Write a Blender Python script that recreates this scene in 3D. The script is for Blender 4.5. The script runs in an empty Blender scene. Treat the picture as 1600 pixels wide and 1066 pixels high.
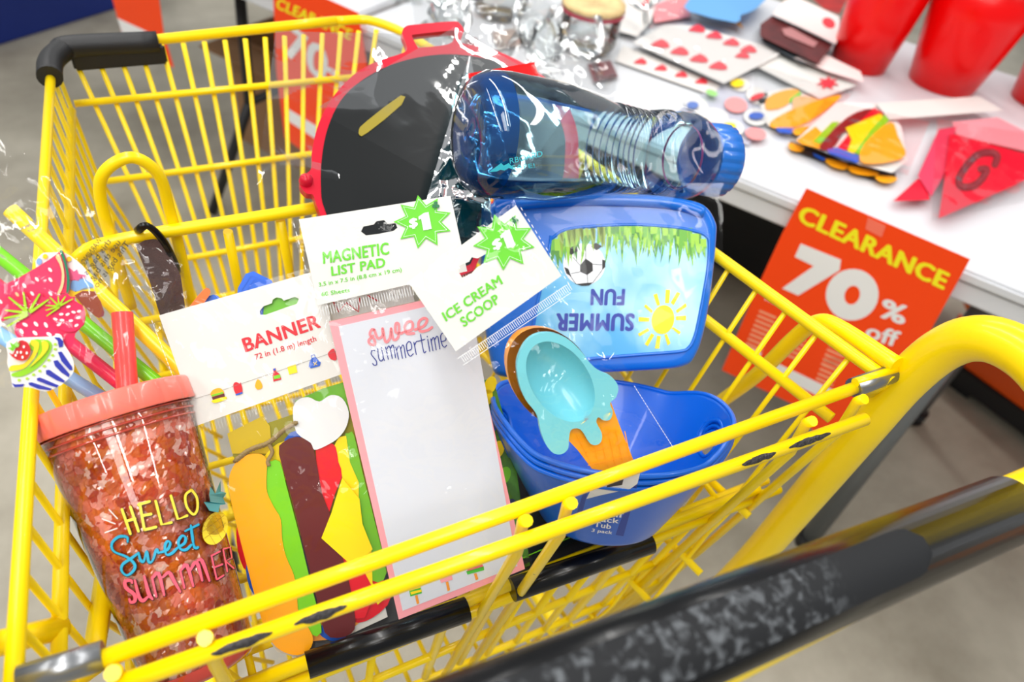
import bpy, bmesh, math, random
from mathutils import Vector, Matrix, noise
from mathutils.geometry import tessellate_polygon
random.seed(7)
S = bpy.context.scene
COL = S.collection

# ------------------------------------------------------------------ camera
F, CX, CY = 1155.0, 800.0, 533.0
R = Matrix(((0.895867211453268, -0.22889597398589034, 0.38082617102294347),
            (-0.4293388380337568, -0.6666506788688988, 0.6092988056113845),
            (0.11441198188463116, -0.7093542876847132, -0.6955044161934157)))
CAM = Vector((-0.17208951, -0.17376669, 1.28))
cd = bpy.data.cameras.new('camera'); cam = bpy.data.objects.new('camera', cd); COL.objects.link(cam)
cm = Matrix.Identity(4)
for i in range(3):
    cm[i][0] = R[i][0]; cm[i][1] = -R[i][1]; cm[i][2] = -R[i][2]; cm[i][3] = CAM[i]
cam.matrix_world = cm
cd.sensor_width = 36; cd.lens = F / 1600 * 36; cd.clip_start = 0.01
cd.dof.use_dof = True; cd.dof.focus_distance = 0.46; cd.dof.aperture_fstop = 6.5
S.camera = cam

# ------------------------------------------------------------------ light
w = bpy.data.worlds.new('store_ambience'); S.world = w; w.use_nodes = True
w.node_tree.nodes['Background'].inputs[0].default_value = (0.93, 0.97, 1.0, 1)
w.node_tree.nodes['Background'].inputs[1].default_value = 0.30
def strip(x, y, z, sx, sy, e):
    l = bpy.data.lights.new('ceiling_strip', 'AREA'); l.shape = 'RECTANGLE'; l.size = sx; l.size_y = sy
    l.energy = e; l.color = (1, 0.98, 0.95)
    o = bpy.data.objects.new('ceiling_strip', l); COL.objects.link(o); o.location = (x, y, z)
for x in (-2.6, -0.4, 1.9):
    strip(x, 1.2, 3.4, 0.16, 6.5, 72)
strip(-0.75, -1.0, 2.7, 0.5, 1.6, 17)
S.view_settings.view_transform = 'Standard'; S.view_settings.look = 'None'
S.view_settings.exposure = 0.30; S.view_settings.gamma = 1

# ------------------------------------------------------------------ photo measuring helpers (pixel + real distance -> point)
def ray(x, y): return R @ Vector(((x - CX) / F, (y - CY) / F, 1.0))
def D(x, y, d): return CAM + ray(x, y) * d
def Z(x, y, z):
    r = ray(x, y); return CAM + r * ((z - CAM.z) / r.z)
def AX(x, y, ax, v):
    r = ray(x, y); return CAM + r * ((v - CAM[ax]) / r[ax])
class Pl:
    """a plane in space; calling it gives the point seen at a pixel, lifted off the plane towards the viewer"""
    def __init__(s, p, n=None, a=None, b=None):
        s.p = Vector(p)
        s.n = (Vector(n) if n is not None else (Vector(a) - s.p).cross(Vector(b) - s.p)).normalized()
        if s.n.dot(CAM - s.p) < 0: s.n = -s.n
    def __call__(s, x, y, off=0):
        r = ray(x, y); t = (s.p - CAM).dot(s.n) / r.dot(s.n)
        return CAM + r * t + s.n * off
class Cone:
    """surface of a tapered tumbler"""
    def __init__(s, B, T, r0, r1):
        s.B = B; s.L = (T - B).length; s.a = (T - B).normalized(); s.r0 = r0; s.k = (r1 - r0) / s.L
    def __call__(s, x, y, off=0):
        d = ray(x, y).normalized(); o = CAM - s.B
        oa, da = o.dot(s.a), d.dot(s.a)
        r0, k = s.r0 + off, s.k
        A = d.dot(d) - da * da - k * k * da * da
        Bq = 2 * (o.dot(d) - oa * da - k * da * (r0 + k * oa))
        C = o.dot(o) - oa * oa - (r0 + k * oa) ** 2
        disc = Bq * Bq - 4 * A * C
        if disc < 0: disc = 0
        return CAM + d * ((-Bq - math.sqrt(disc)) / (2 * A))
def zz(pts, x0, y0, s): return [(x0 + a / s, y0 + b / s) for a, b in pts]

# ------------------------------------------------------------------ materials
MATS = {}
def srgb(c):
    return tuple(((v / 255) / 12.92 if v / 255 <= 0.04045 else (((v / 255) + 0.055) / 1.055) ** 2.4) for v in c) + (1,)
def mat(name, c, rough=0.5, metal=0, coat=0, bump=0, bscale=200, spec=0.5, var=0, vscale=40, trans=0, sss=0):
    if name in MATS: return MATS[name]
    m = bpy.data.materials.new(name); m.use_nodes = True; nt = m.node_tree; b = nt.nodes['Principled BSDF']
    b.inputs['Base Color'].default_value = srgb(c); b.inputs['Roughness'].default_value = rough
    b.inputs['Metallic'].default_value = metal; b.inputs['Coat Weight'].default_value = coat
    b.inputs['Coat Roughness'].default_value = 0.05; b.inputs['Specular IOR Level'].default_value = spec
    b.inputs['Transmission Weight'].default_value = trans
    tc = nt.nodes.new('ShaderNodeTexCoord')
    if var:
        n = nt.nodes.new('ShaderNodeTexNoise'); n.inputs['Scale'].default_value = vscale; n.inputs['Detail'].default_value = 6
        nt.links.new(tc.outputs['Object'], n.inputs['Vector'])
        r = nt.nodes.new('ShaderNodeMapRange'); r.inputs[1].default_value = .3; r.inputs[2].default_value = .7
        r.inputs[3].default_value = 1 - var; r.inputs[4].default_value = 1 + var
        nt.links.new(n.outputs[0], r.inputs[0])
        h = nt.nodes.new('ShaderNodeHueSaturation'); h.inputs['Color'].default_value = srgb(c)
        nt.links.new(r.outputs[0], h.inputs['Value']); nt.links.new(h.outputs[0], b.inputs['Base Color'])
    if bump:
        n = nt.nodes.new('ShaderNodeTexNoise'); n.inputs['Scale'].default_value = bscale; n.inputs['Detail'].default_value = 4
        nt.links.new(tc.outputs['Object'], n.inputs['Vector'])
        u = nt.nodes.new('ShaderNodeBump'); u.inputs['Strength'].default_value = bump; u.inputs['Distance'].default_value = 0.001
        nt.links.new(n.outputs[0], u.inputs['Height']); nt.links.new(u.outputs[0], b.inputs['Normal'])
    MATS[name] = m; return m
def film_mat(name, tint=(1, 1, 1), gloss=0.5, scale=60, strength=.6, milky=0.0, rough=.06, dcol=(.95, .97, 1)):
    """clear plastic: see-through with fresnel shine and crinkles"""
    if name in MATS: return MATS[name]
    m = bpy.data.materials.new(name); m.use_nodes = True; nt = m.node_tree
    for n in list(nt.nodes): nt.nodes.remove(n)
    N = nt.nodes.new; L = nt.links.new
    out = N('ShaderNodeOutputMaterial'); t = N('ShaderNodeBsdfTransparent'); t.inputs[0].default_value = tint + (1,)
    g = N('ShaderNodeBsdfGlossy'); g.inputs['Roughness'].default_value = rough; g.inputs[0].default_value = (1, 1, 1, 1)
    df = N('ShaderNodeBsdfDiffuse'); df.inputs[0].default_value = tuple(dcol) + (1,)
    tc = N('ShaderNodeTexCoord'); no = N('ShaderNodeTexNoise'); no.inputs['Scale'].default_value = scale
    no.inputs['Detail'].default_value = 3; no.inputs['Distortion'].default_value = 1.6
    L(tc.outputs['Object'], no.inputs['Vector'])
    bu = N('ShaderNodeBump'); bu.inputs['Strength'].default_value = strength; bu.inputs['Distance'].default_value = .004
    L(no.outputs[0], bu.inputs['Height']); L(bu.outputs[0], g.inputs['Normal'])
    fr = N('ShaderNodeFresnel'); fr.inputs[0].default_value = 1.45; L(bu.outputs[0], fr.inputs['Normal'])
    mu = N('ShaderNodeMath'); mu.operation = 'MULTIPLY'; mu.inputs[1].default_value = gloss; mu.use_clamp = True; L(fr.outputs[0], mu.inputs[0])
    m0 = N('ShaderNodeMixShader'); m0.inputs[0].default_value = milky; L(t.outputs[0], m0.inputs[1]); L(df.outputs[0], m0.inputs[2])
    mx = N('ShaderNodeMixShader'); L(mu.outputs[0], mx.inputs[0]); L(m0.outputs[0], mx.inputs[1]); L(g.outputs[0], mx.inputs[2])
    L(mx.outputs[0], out.inputs[0]); MATS[name] = m; return m

Y = mat('yellow_enamel', (255, 220, 0), .32, coat=.2, spec=.35, var=.05, vscale=15)
YD = Y
BLK = mat('black_plastic', (9, 9, 11), .25, coat=.1, spec=.35, var=.2, vscale=60)
BLKM = mat('matte_black_plastic', (24, 24, 26), .5, bump=.25, bscale=900)
def wear_mat():
    m = mat('worn_yellow_enamel', (255, 220, 0), .32, coat=.2, spec=.35); nt = m.node_tree; b = nt.nodes['Principled BSDF']
    tc = nt.nodes.new('ShaderNodeTexCoord'); n = nt.nodes.new('ShaderNodeTexNoise'); n.inputs['Scale'].default_value = 55; n.inputs['Detail'].default_value = 10
    n.inputs['Roughness'].default_value = .75
    nt.links.new(tc.outputs['Object'], n.inputs['Vector'])
    r = nt.nodes.new('ShaderNodeValToRGB'); r.color_ramp.elements[0].position = .285; r.color_ramp.elements[0].color = srgb((60, 50, 40))
    r.color_ramp.elements[1].position = .31; r.color_ramp.elements[1].color = srgb((255, 220, 0))
    nt.links.new(n.outputs[0], r.inputs[0]); nt.links.new(r.outputs[0], b.inputs['Base Color']); return m
YW = wear_mat()
CHIP = mat('bare_scraped_metal', (62, 60, 62), .45, metal=.5, bump=1, bscale=700, var=.5, vscale=500)
STEEL = mat('grey_steel_sleeve', (150, 152, 155), .3, metal=.85)
WHITE = mat('white_card', (222, 221, 216), .45, spec=.3)
FILM = film_mat('clear_bag_film', gloss=.6, scale=24, strength=.5)
FILMC = film_mat('crinkled_bag_film', gloss=.9, scale=40, strength=.6)

# ------------------------------------------------------------------ object helpers
def link(name, me, m, parent=None, smooth=False):
    o = bpy.data.objects.new(name, me); COL.objects.link(o)
    if m: me.materials.append(m)
    if smooth: me.polygons.foreach_set('use_smooth', [True] * len(me.polygons))
    if parent is not None:
        o.parent = parent
        o.matrix_parent_inverse = parent_inv(parent)
    return o
def parent_inv(p):
    return Matrix.Translation(-p.location) if p.type == 'EMPTY' else Matrix.Identity(4)
def thing(name, label, cat, loc, group=None):
    o = bpy.data.objects.new(name, None); COL.objects.link(o); o.location = loc; o.empty_display_size = .02
    o['label'] = label; o['category'] = cat
    if group: o['group'] = group
    return o
def tag(o, label, cat, group=None):
    o['label'] = label; o['category'] = cat
    if group: o['group'] = group
    return o
def pydata(name, V, Fc, m, parent=None, smooth=False):
    me = bpy.data.meshes.new(name); me.from_pydata([tuple(v) for v in V], [], Fc); me.validate(); me.update()
    return link(name, me, m, parent, smooth)
def catmull(P, n=8, closed=False):
    P = [Vector(p) for p in P]; out = []; N = len(P)
    for i in range(N if closed else N - 1):
        p0 = P[(i - 1) % N] if closed or i else P[0] * 2 - P[1]
        p1, p2 = P[i], P[(i + 1) % N]
        p3 = P[(i + 2) % N] if closed or i + 2 < N else P[-1] * 2 - P[-2]
        for k in range(n):
            t = k / n
            out.append(.5 * ((2 * p1) + (p2 - p0) * t + (2 * p0 - 5 * p1 + 4 * p2 - p3) * t * t + (3 * p1 - p0 - 3 * p2 + p3) * t ** 3))
    if not closed: out.append(P[-1])
    return out
def tube(name, pts, r, m, parent=None, seg=12, smooth_n=0, closed=False, cap=True, rounded=False):
    if smooth_n: pts = catmull(pts, smooth_n, closed)
    pts = [Vector(p) for p in pts]; N = len(pts)
    if rounded and not closed:
        d0 = (pts[0] - pts[1]).normalized(); d1 = (pts[-1] - pts[-2]).normalized()
        rr0 = r if not callable(r) else r(0)
    V, Fc = [], []
    tg = (pts[1] - pts[0]).normalized()
    u = tg.orthogonal().normalized()
    for i, p in enumerate(pts):
        if closed: t = (pts[(i + 1) % N] - pts[i - 1]).normalized()
        elif i == 0: t = (pts[1] - p).normalized()
        elif i == N - 1: t = (p - pts[-2]).normalized()
        else: t = ((pts[i + 1] - p).normalized() + (p - pts[i - 1]).normalized()).normalized()
        q = tg.rotation_difference(t); u = q @ u; tg = t; u = (u - t * u.dot(t)).normalized(); v = t.cross(u)
        rr = r(i / (N - 1)) if callable(r) else r
        for k in range(seg):
            a = 2 * math.pi * k / seg; V.append(p + (u * math.cos(a) + v * math.sin(a)) * rr)
    for i in range(N if closed else N - 1):
        for k in range(seg):
            a, b = i * seg + k, i * seg + (k + 1) % seg; c = ((i + 1) % N) * seg
            Fc.append((a, b, c + (k + 1) % seg, c + k))
    nb = len(Fc)
    if cap and not closed:
        Fc.append(tuple(range(seg))[::-1]); Fc.append(tuple((N - 1) * seg + k for k in range(seg)))
    o = pydata(name, V, Fc, m, parent, True)
    if cap and not closed and len(o.data.polygons) >= nb + 2:
        o.data.polygons[nb].use_smooth = False; o.data.polygons[nb + 1].use_smooth = False
    return o
def sheet(name, proj, px, th, m, parent=None, off=0.0, holes=(), curve=0, both=True):
    """a piece of real thickness whose outline follows measured points on a surface"""
    def sm(pp): return [(v.x, v.y) for v in catmull([Vector((a, b, 0)) for a, b in pp], curve, True)] if curve else list(pp)
    loops = [sm(px)] + [h if len(h) > 12 else sm(h) for h in holes]
    flat = [p for l in loops for p in l]
    tri = tessellate_polygon([[Vector((a, b, 0)) for a, b in l] for l in loops])
    n = len(flat)
    V = [proj(a, b, off + th) for a, b in flat] + [proj(a, b, off) for a, b in flat]
    Fc = []
    for t in tri:
        a, b, c = t
        x = (flat[b][0] - flat[a][0]) * (flat[c][1] - flat[a][1]) - (flat[b][1] - flat[a][1]) * (flat[c][0] - flat[a][0])
        if abs(x) < 1e-9: continue
        f = (a, c, b) if x > 0 else (a, b, c)
        Fc.append(f)
        if both: Fc.append((f[2] + n, f[1] + n, f[0] + n))
    s = 0
    for l in loops:
        k = len(l)
        for i in range(k):
            a, b = s + i, s + (i + 1) % k
            Fc.append((a, b, b + n, a + n))
        s += k
    return pydata(name, V, Fc, m, parent)
def ell(cx, cy, a, b, ang=0, n=28):
    c, s = math.cos(math.radians(ang)), math.sin(math.radians(ang))
    return [(cx + a * math.cos(t) * c - b * math.sin(t) * s, cy + a * math.cos(t) * s + b * math.sin(t) * c) for t in [2 * math.pi * i / n for i in range(n)]]
def strokes(name, proj, lines, wpx, m, parent=None, off=.0004, th=.0003, curve=6):
    """pen strokes with round ends laid on a surface; wpx may be a number or function of 0..1"""
    V, Fc = [], []
    for li in lines:
        w = wpx
        if isinstance(li, tuple) and len(li) == 2 and isinstance(li[0], list): li, w = li
        P = [(v.x, v.y) for v in catmull([Vector((a, b, 0)) for a, b in li], curve)] if (curve and len(li) > 2) else li
        N = len(P)
        for i, (x, y) in enumerate(P):
            ww = w(i / (N - 1)) if callable(w) else w
            a = P[max(0, i - 1)]; b = P[min(N - 1, i + 1)]
            tx, ty = b[0] - a[0], b[1] - a[1]; l = math.hypot(tx, ty) or 1; nx, ny = -ty / l * ww / 2, tx / l * ww / 2
            k = len(V); V += [proj(x + nx, y + ny, off + th), proj(x - nx, y - ny, off + th)]
            if i: Fc.append((k - 2, k - 1, k + 1, k))
        for (x, y), ww in ((P[0], w(0) if callable(w) else w), (P[-1], w(1) if callable(w) else w)):
            k = len(V)
            for t in range(8): V.append(proj(x + ww / 2 * math.cos(t * math.pi / 4), y + ww / 2 * math.sin(t * math.pi / 4), off + th * 1.05))
            Fc.append(tuple(range(k, k + 8)))
    return pydata(name, V, Fc, m, parent)
def text(name, s, proj, p0, p1, up, m, parent=None, bold=0, off=.0004, mirror=False, hfac=None):
    """lettering: p0 -> p1 baseline start and end, up = vector of a capital's height"""
    cu = bpy.data.curves.new(name, 'FONT'); cu.body = s; cu.size = 1; cu.resolution_u = 3; cu.space_character = 1 + bold * 1.6
    to = bpy.data.objects.new(name, cu); me = bpy.data.meshes.new_from_object(to)
    bpy.data.objects.remove(to); bpy.data.curves.remove(cu)
    xs = [v.co.x for v in me.vertices]
    if not xs: return
    x0, x1 = min(xs), max(xs); H = .73
    for v in me.vertices:
        a = (v.co.x - x0) / (x1 - x0); b = v.co.y / H
        if mirror: a = 1 - a
        q = proj(p0[0] + (p1[0] - p0[0]) * a + up[0] * b, p0[1] + (p1[1] - p0[1]) * a + up[1] * b, off)
        v.co = q
    if bold:
        bm = bmesh.new(); bm.from_mesh(me); src = [[tuple(l.vert.co) for l in f.loops] for f in bm.faces]
        k = bold * 1.1
        ax_ = (proj(p1[0], p1[1], off) - proj(p0[0], p0[1], off)) / (x1 - x0) * k; ay_ = (proj(p0[0] + up[0], p0[1] + up[1], off) - proj(p0[0], p0[1], off)) / H * k
        nz = ax_.cross(ay_).normalized(); nz = nz if nz.dot(CAM - proj(p0[0], p0[1], off)) > 0 else -nz
        for q, (dx, dy) in enumerate(((1, 0), (-1, 0), (0, .6), (0, -.6), (.75, .45), (-.75, .45), (.75, -.45), (-.75, -.45))):
            for f in src:
                try: bm.faces.new([bm.verts.new(Vector(c) + ax_ * dx + ay_ * dy - nz * (.000012 * (q + 1))) for c in f])
                except ValueError: pass
        bm.to_mesh(me); bm.free()
    me.update(); return link(name, me, m, parent)
def film(name, proj, quad, m, parent=None, off=.004, amp=.002, nx=40, ny=40, sc=35, seed=0):
    """crinkled plastic film across a four-cornered area; proj may be a function giving a point"""
    V, Fc = [], []
    (ax, ay), (bx, by), (cx, cy), (dx, dy) = quad
    for j in range(ny + 1):
        for i in range(nx + 1):
            u, v = i / nx, j / ny
            x = (ax * (1 - u) + bx * u) * (1 - v) + (dx * (1 - u) + cx * u) * v
            y = (ay * (1 - u) + by * u) * (1 - v) + (dy * (1 - u) + cy * u) * v
            p = proj(x, y, 0)
            e = min(1, 6 * min(u, 1 - u, v, 1 - v) + .1)
            q = p * sc + Vector((seed, 0, 0))
            h = (1 - abs(noise.noise(q)) * 2.2) * .6 + (1 - abs(noise.noise(q * 2.3 + Vector((5, 5, 5)))) * 2) * .3
            V.append(proj(x, y, off + amp * h * e))
    for j in range(ny):
        for i in range(nx):
            a = j * (nx + 1) + i; Fc.append((a, a + 1, a + nx + 2, a + nx + 1))
    return pydata(name, V, Fc, m, parent, True)
def lathe(name, prof, base, axis, m, parent=None, seg=48, cap=False, ref=None, a0=0, sx=1):
    axis = axis.normalized(); u = (ref - axis * ref.dot(axis)).normalized() if ref else axis.orthogonal().normalized(); v = axis.cross(u)
    V, Fc = [], []
    for h, r in prof:
        for k in range(seg):
            a = a0 + 2 * math.pi * k / seg
            V.append(base + axis * h + (u * math.cos(a) * sx + v * math.sin(a)) * r)
    for i in range(len(prof) - 1):
        for k in range(seg): Fc.append((i * seg + k, i * seg + (k + 1) % seg, (i + 1) * seg + (k + 1) % seg, (i + 1) * seg + k))
    if cap:
        Fc.append(tuple(range(seg))[::-1]); Fc.append(tuple((len(prof) - 1) * seg + k for k in range(seg)))
    o = pydata(name, V, Fc, m, parent, True)
    if cap:
        for p in list(o.data.polygons)[-2:]: p.use_smooth = False
    return o
def box(name, c, s, m, parent=None, rz=0, bev=0):
    bm = bmesh.new(); bmesh.ops.create_cube(bm, size=1)
    bmesh.ops.scale(bm, vec=Vector(s), verts=bm.verts)
    if bev: bmesh.ops.bevel(bm, geom=bm.edges[:], offset=bev, segments=3, affect='EDGES')
    bmesh.ops.rotate(bm, matrix=Matrix.Rotation(rz, 3, 'Z'), verts=bm.verts); bmesh.ops.translate(bm, vec=Vector(c), verts=bm.verts)
    me = bpy.data.meshes.new(name); bm.to_mesh(me); bm.free(); return link(name, me, m, parent)
def burst(cx, cy, r1, r2, n, a0, sy=1):
    return [(cx + (r1 if i % 2 == 0 else r2) * math.cos(a0 + math.pi * i / n), cy + sy * (r1 if i % 2 == 0 else r2) * math.sin(a0 + math.pi * i / n)) for i in range(2 * n)]

# ================================================================== SETTING
def floor_mat():
    m = mat('polished_concrete', (158, 151, 136), .38, spec=.4); nt = m.node_tree; b = nt.nodes['Principled BSDF']
    N = nt.nodes.new; L = nt.links.new; tc = N('ShaderNodeTexCoord')
    n = N('ShaderNodeTexNoise'); n.inputs['Scale'].default_value = 2.6; n.inputs['Detail'].default_value = 9; n.inputs['Roughness'].default_value = .62
    L(tc.outputs['Object'], n.inputs['Vector'])
    r = N('ShaderNodeValToRGB'); e = r.color_ramp.elements
    e[0].position = .3; e[0].color = srgb((134, 127, 112)); e[1].position = .72; e[1].color = srgb((190, 184, 168)); L(n.outputs[0], r.inputs[0]); L(r.outputs[0], b.inputs['Base Color'])
    return m
fl = pydata('floor', [(-4, -3, 0), (6, -3, 0), (6, 7, 0), (-4, 7, 0)], [(0, 1, 2, 3)], floor_mat()); fl['kind'] = 'structure'

# ================================================================== SHOPPING CART
ZR = .95
cart = thing('shopping_cart', 'yellow wire shopping cart with black handle grip, loaded with clearance goods', 'cart', (0, .2, 0))
T = lambda n, p, r, m=None, **k: tube(n, p, r, m or Y, cart, **k)
# rear rail pair
A0, A1 = Z(150, 1034, ZR), Z(1375, 592, ZR)
B0, B1 = Z(172, 1075, .947), Z(1352, 655, .947)
T('rear_rail', [A0, A1], .0041, YW, seg=16); T('rear_rail', [B0, B1], .0041, YW, seg=16)
# steel/plastic sleeves on the ends of the rear rail
s1 = T('end_sleeve', [Z(30, 1064, ZR), Z(162, 1024, ZR)], .0062, STEEL, seg=16); s1['label'] = 'grey metal sleeve over the rail end'
s2 = T('end_sleeve', [Z(1333, 606, ZR), Z(1404, 580, ZR)], .0064, STEEL, seg=16); s2['label'] = 'split grey sleeve over the rail end'
T('sleeve_liner', [Z(1336, 598, ZR + .0045), Z(1399, 578, ZR + .0045)], .003, YW)
T('sleeve_cap', [Z(1402, 581, ZR), Z(1409, 579, ZR)], .0074, BLK)
# scraped patches: thin shells lying on the rail
def chip(x0, x1, seed):
    f = lambda x: (x - 172) / (1352 - 172)
    V, Fc = [], []; n = 26; rnd = random.Random(seed)
    ax = (B1 - B0).normalized(); vd = (CAM - (B0 + B1) / 2).normalized(); vd = (vd - ax * vd.dot(ax)).normalized(); sd = ax.cross(vd)
    if sd.z > 0: sd = -sd
    for i in range(n + 1):
        p = Z(x0 + (x1 - x0) * i / n, 1075 + (655 - 1075) * f(x0 + (x1 - x0) * i / n), .947)
        e = math.sin(math.pi * (i + .3) / (n + .6)) ** .6
        n0 = noise.noise(Vector((i * .16, seed, 0))); n1 = noise.noise(Vector((i * .22, seed, 7)))
        c = .22 + .12 * n0; a0 = c - .5 * e * (.85 + .5 * n1 + rnd.uniform(-.05, .05)); a1 = c + .62 * e * (.9 + .5 * n0 + rnd.uniform(-.05, .05))
        for k in range(5):
            a = a0 + (a1 - a0) * k / 4; V.append(p + (vd * math.cos(a) + sd * math.sin(a)) * .00432)
    for i in range(n):
        for k in range(4): Fc.append((i * 5 + k, i * 5 + k + 1, i * 5 + k + 6, i * 5 + k + 5))
    pydata('scraped_patch', V, Fc, CHIP, cart, True)['label'] = 'dark scraped patch where the yellow paint is gone'
for a, b in ((330, 425), (458, 540), (1152, 1205), (1225, 1290)): chip(a, b, a)
# rear gate wires, clipped between the two rails
def gate_bot(x): return Vector((x, .075, .50))
for px, py in ((178, 1047), (320, 993), (818, 812), (888, 785), (1262, 658), (1342, 624)):
    s = Z(px, py, .951)
    T('gate_wire', [s + Vector((0, -.003, .0035)), s + Vector((0, .0, -.002)), s + Vector((0, -.001, -.03)), gate_bot(s.x)], .0034, YW, seg=10)
# lower gate frame with rounded leg-hole corners and its wires
def gp(x, z): return Vector((x, .0 + (ZR - z) * .167, z))
T('leg_hole_frame', [gp(-.20, .68), gp(-.2, .772), gp(-.192, .786), gp(-.175, .79), gp(-.13, .79), gp(-.085, .79), gp(-.07, .786), gp(-.064, .772), gp(-.062, .62)], .0036, smooth_n=4)
T('leg_hole_frame', [gp(-.03, .62), gp(-.028, .772), gp(-.022, .784), gp(-.01, .787), gp(.04, .787), gp(.075, .787), gp(.084, .782), gp(.088, .77), gp(.088, .55)], .0036, smooth_n=4)
for x in (-.155, -.115, .0, .03, .06, .125, .15, .175, .192):
    T('gate_wire', [gp(x, .79 if abs(x) < .16 and x < .1 else .80), gp(x, .50)], .003, seg=8)
for z in (.60, .69): T('gate_cross_wire', [gp(-.205, z), gp(.193, z)], .0035, seg=8)
for z, y in ((.795, .033), (.80, .02)):
    T('seat_rail', [Vector((-.235, y, z)), Vector((.225, y, z))], .0042)
T('seat_rail', [Vector((-.235, .026, .81)), Vector((.20, .022, .81))], .0045)
# black sleeves and the plastic seat flap
for a, b in (((480, 1040), (730, 952)), ((800, 922), (1016, 848))):
    p, q = Z(*a, .812), Z(*b, .812)
    o = T('seat_sleeve', [p, q], .0082, BLK, seg=20); o['label'] = 'glossy black plastic sleeve on the seat rail'
    c = (p + q) / 2; L = (q - p).length
    box('seat_flap', (c.x, .085, .806), (L * .97, .115, .005), BLKM, cart, bev=.0015)
for y in (.05, .1, .15, .2): T('seat_cross_wire', [Vector((-.235, y, .80)), Vector((.233 - .258 * y - .24 * .15 - .001, y, .80))], .0028, seg=8)
for i in range(12):
    x = -.225 + i * .036; T('seat_wire', [Vector((x, .02, .797)), Vector((x, .26, .80))], .0025, seg=8)
# side panels: x of the panel at (y, z)
def xl(y, z): return -.271 + .078 * y + .05 * (ZR - z) + (.25 * (.80 - z) if z < .80 else 0) 
def xr(y, z): return .233 - .258 * y - .24 * (ZR - z)
def zr(y): return ZR + max(0, y) * .025
def pl(y, z): return Vector((xl(y, z), y, z))
def pr(y, z): return Vector((xr(y, z), y, z))
YF = .565
zb = lambda y: .56 + .19 * y       # basket floor height
# top rails
T('top_rail', [pl(-.005, ZR), pl(.25, zr(.25)), pl(YF - .03, zr(YF))], .0038, YW, seg=14)
T('top_rail', [Z(1392, 597, ZR), pr(.05, ZR), pr(.25, zr(.25)), pr(.5, zr(.5)), pr(YF, zr(YF)) + Vector((-.02, .012, 0)), pr(YF, zr(YF)) + Vector((-.06, .022, 0))], .0045, YW, seg=14, smooth_n=5)
T('front_rail', [pl(YF - .03, zr(YF)) + Vector((0, 0, 0)), pl(YF - .01, zr(YF)) + Vector((.008, 0, 0)), Vector((xl(YF, ZR) + .03, YF + .0, zr(YF))), pr(YF, zr(YF)) + Vector((-.06, .022, 0))], .0048, smooth_n=5, seg=14)
for dz in (.048, .105, .16, .24, .31):
    rr = .0034
    if dz != .105: T('side_rail', [pl(.0, ZR - dz), pl(YF - .02, zr(YF) - dz)], .0038 if dz < .1 else rr, seg=10)
    if dz != .105: T('side_rail', [pr(.012, ZR - dz), pr(YF - .02, zr(YF) - dz)], .0042 if dz < .1 else rr, seg=10)
# side wires, bending in towards the basket floor
for i in range(21):
    y = .028 + i * .026
    for fn in (pl, pr):
        zt = zr(y); z2 = max(zb(y) + .03, .60)
        T('side_wire', [fn(y, zt - .003), fn(y, ZR - .1), fn(y, z2), fn(y, z2) + Vector((.02 if fn is pl else -.02, 0, -.03))], .0020, seg=6)
# front panel
def yf(z): return YF - (ZR + .014 - z) * .16
fx0 = lambda z: xl(YF, z) + .002
fx1 = lambda z: xr(YF, z) - .012
for z in (.918, .842, .745, .69):
    T('front_cross_wire', [Vector((fx0(z), yf(z) - .003, z)), Vector((fx1(z), yf(z) - .003, z))], .0034, seg=8)
for i in range(16):
    t = (i + .6) / 16.2; a = fx0(.96) + (fx1(.96) - fx0(.96)) * t; b = fx0(.68) + (fx1(.68) - fx0(.68)) * t
    T('front_wire', [Vector((a, yf(.96), .962)), Vector((b, yf(.69), .69)), Vector((b, yf(.69) - .03, .668))], .0024, seg=6)
# basket floor grid
for i in range(14):
    t = (i + .5) / 14
    T('floor_wire', [Vector((xl(.05, .6) + (xr(.05, .6) - xl(.05, .6)) * t, .05, zb(.05))), Vector((fx0(.68) + (fx1(.68) - fx0(.68)) * t, yf(.68) - .02, zb(.52)))], .0024, seg=6)
for i in range(9):
    y = .06 + i * .056; z = zb(y)
    T('floor_cross_wire', [Vector((xl(y, z), y, z - .004)), Vector((xr(y, z), y, z - .004))], .003, seg=6)
# divider (seat back): bar, loop and wires
T('divider_bar', [Vector((-.25, .285, .925)), Vector((-.232, .289, .942)), Vector((-.205, .291, .95)), Vector((-.1, .291, .9505)), Vector((.1, .291, .9505)), Vector((.15, .29, .95))], .0045, YW, smooth_n=4, seg=16)
T('divider_loop', [AX(300, 480, 1, .293), AX(283, 400, 1, .296), AX(264, 325, 1, .3), AX(247, 272, 1, .3), AX(206, 246, 1, .3), AX(164, 268, 1, .3), AX(157, 310, 1, .3), AX(181, 400, 1, .296), AX(205, 480, 1, .293)], .0039, smooth_n=6, seg=14)
for px in ((356, 362, 371, 440), (438, 343, 453, 430)):
    T('divider_post', [AX(px[0], px[1], 1, .292), AX(px[2], px[3], 1, .292), AX(px[2], px[3], 1, .292) + Vector((0, -.01, -.08))], .0035, YW)
for i in range(9):
    x = -.02 + i * .02; T('divider_wire', [Vector((x, .29, .95)), Vector((x, .27, .80))], .0026, seg=6)
for z in (.88, .82): T('divider_cross_wire', [Vector((-.22, .285, z)), Vector((.13, .285, z))], .003, seg=8)
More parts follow.
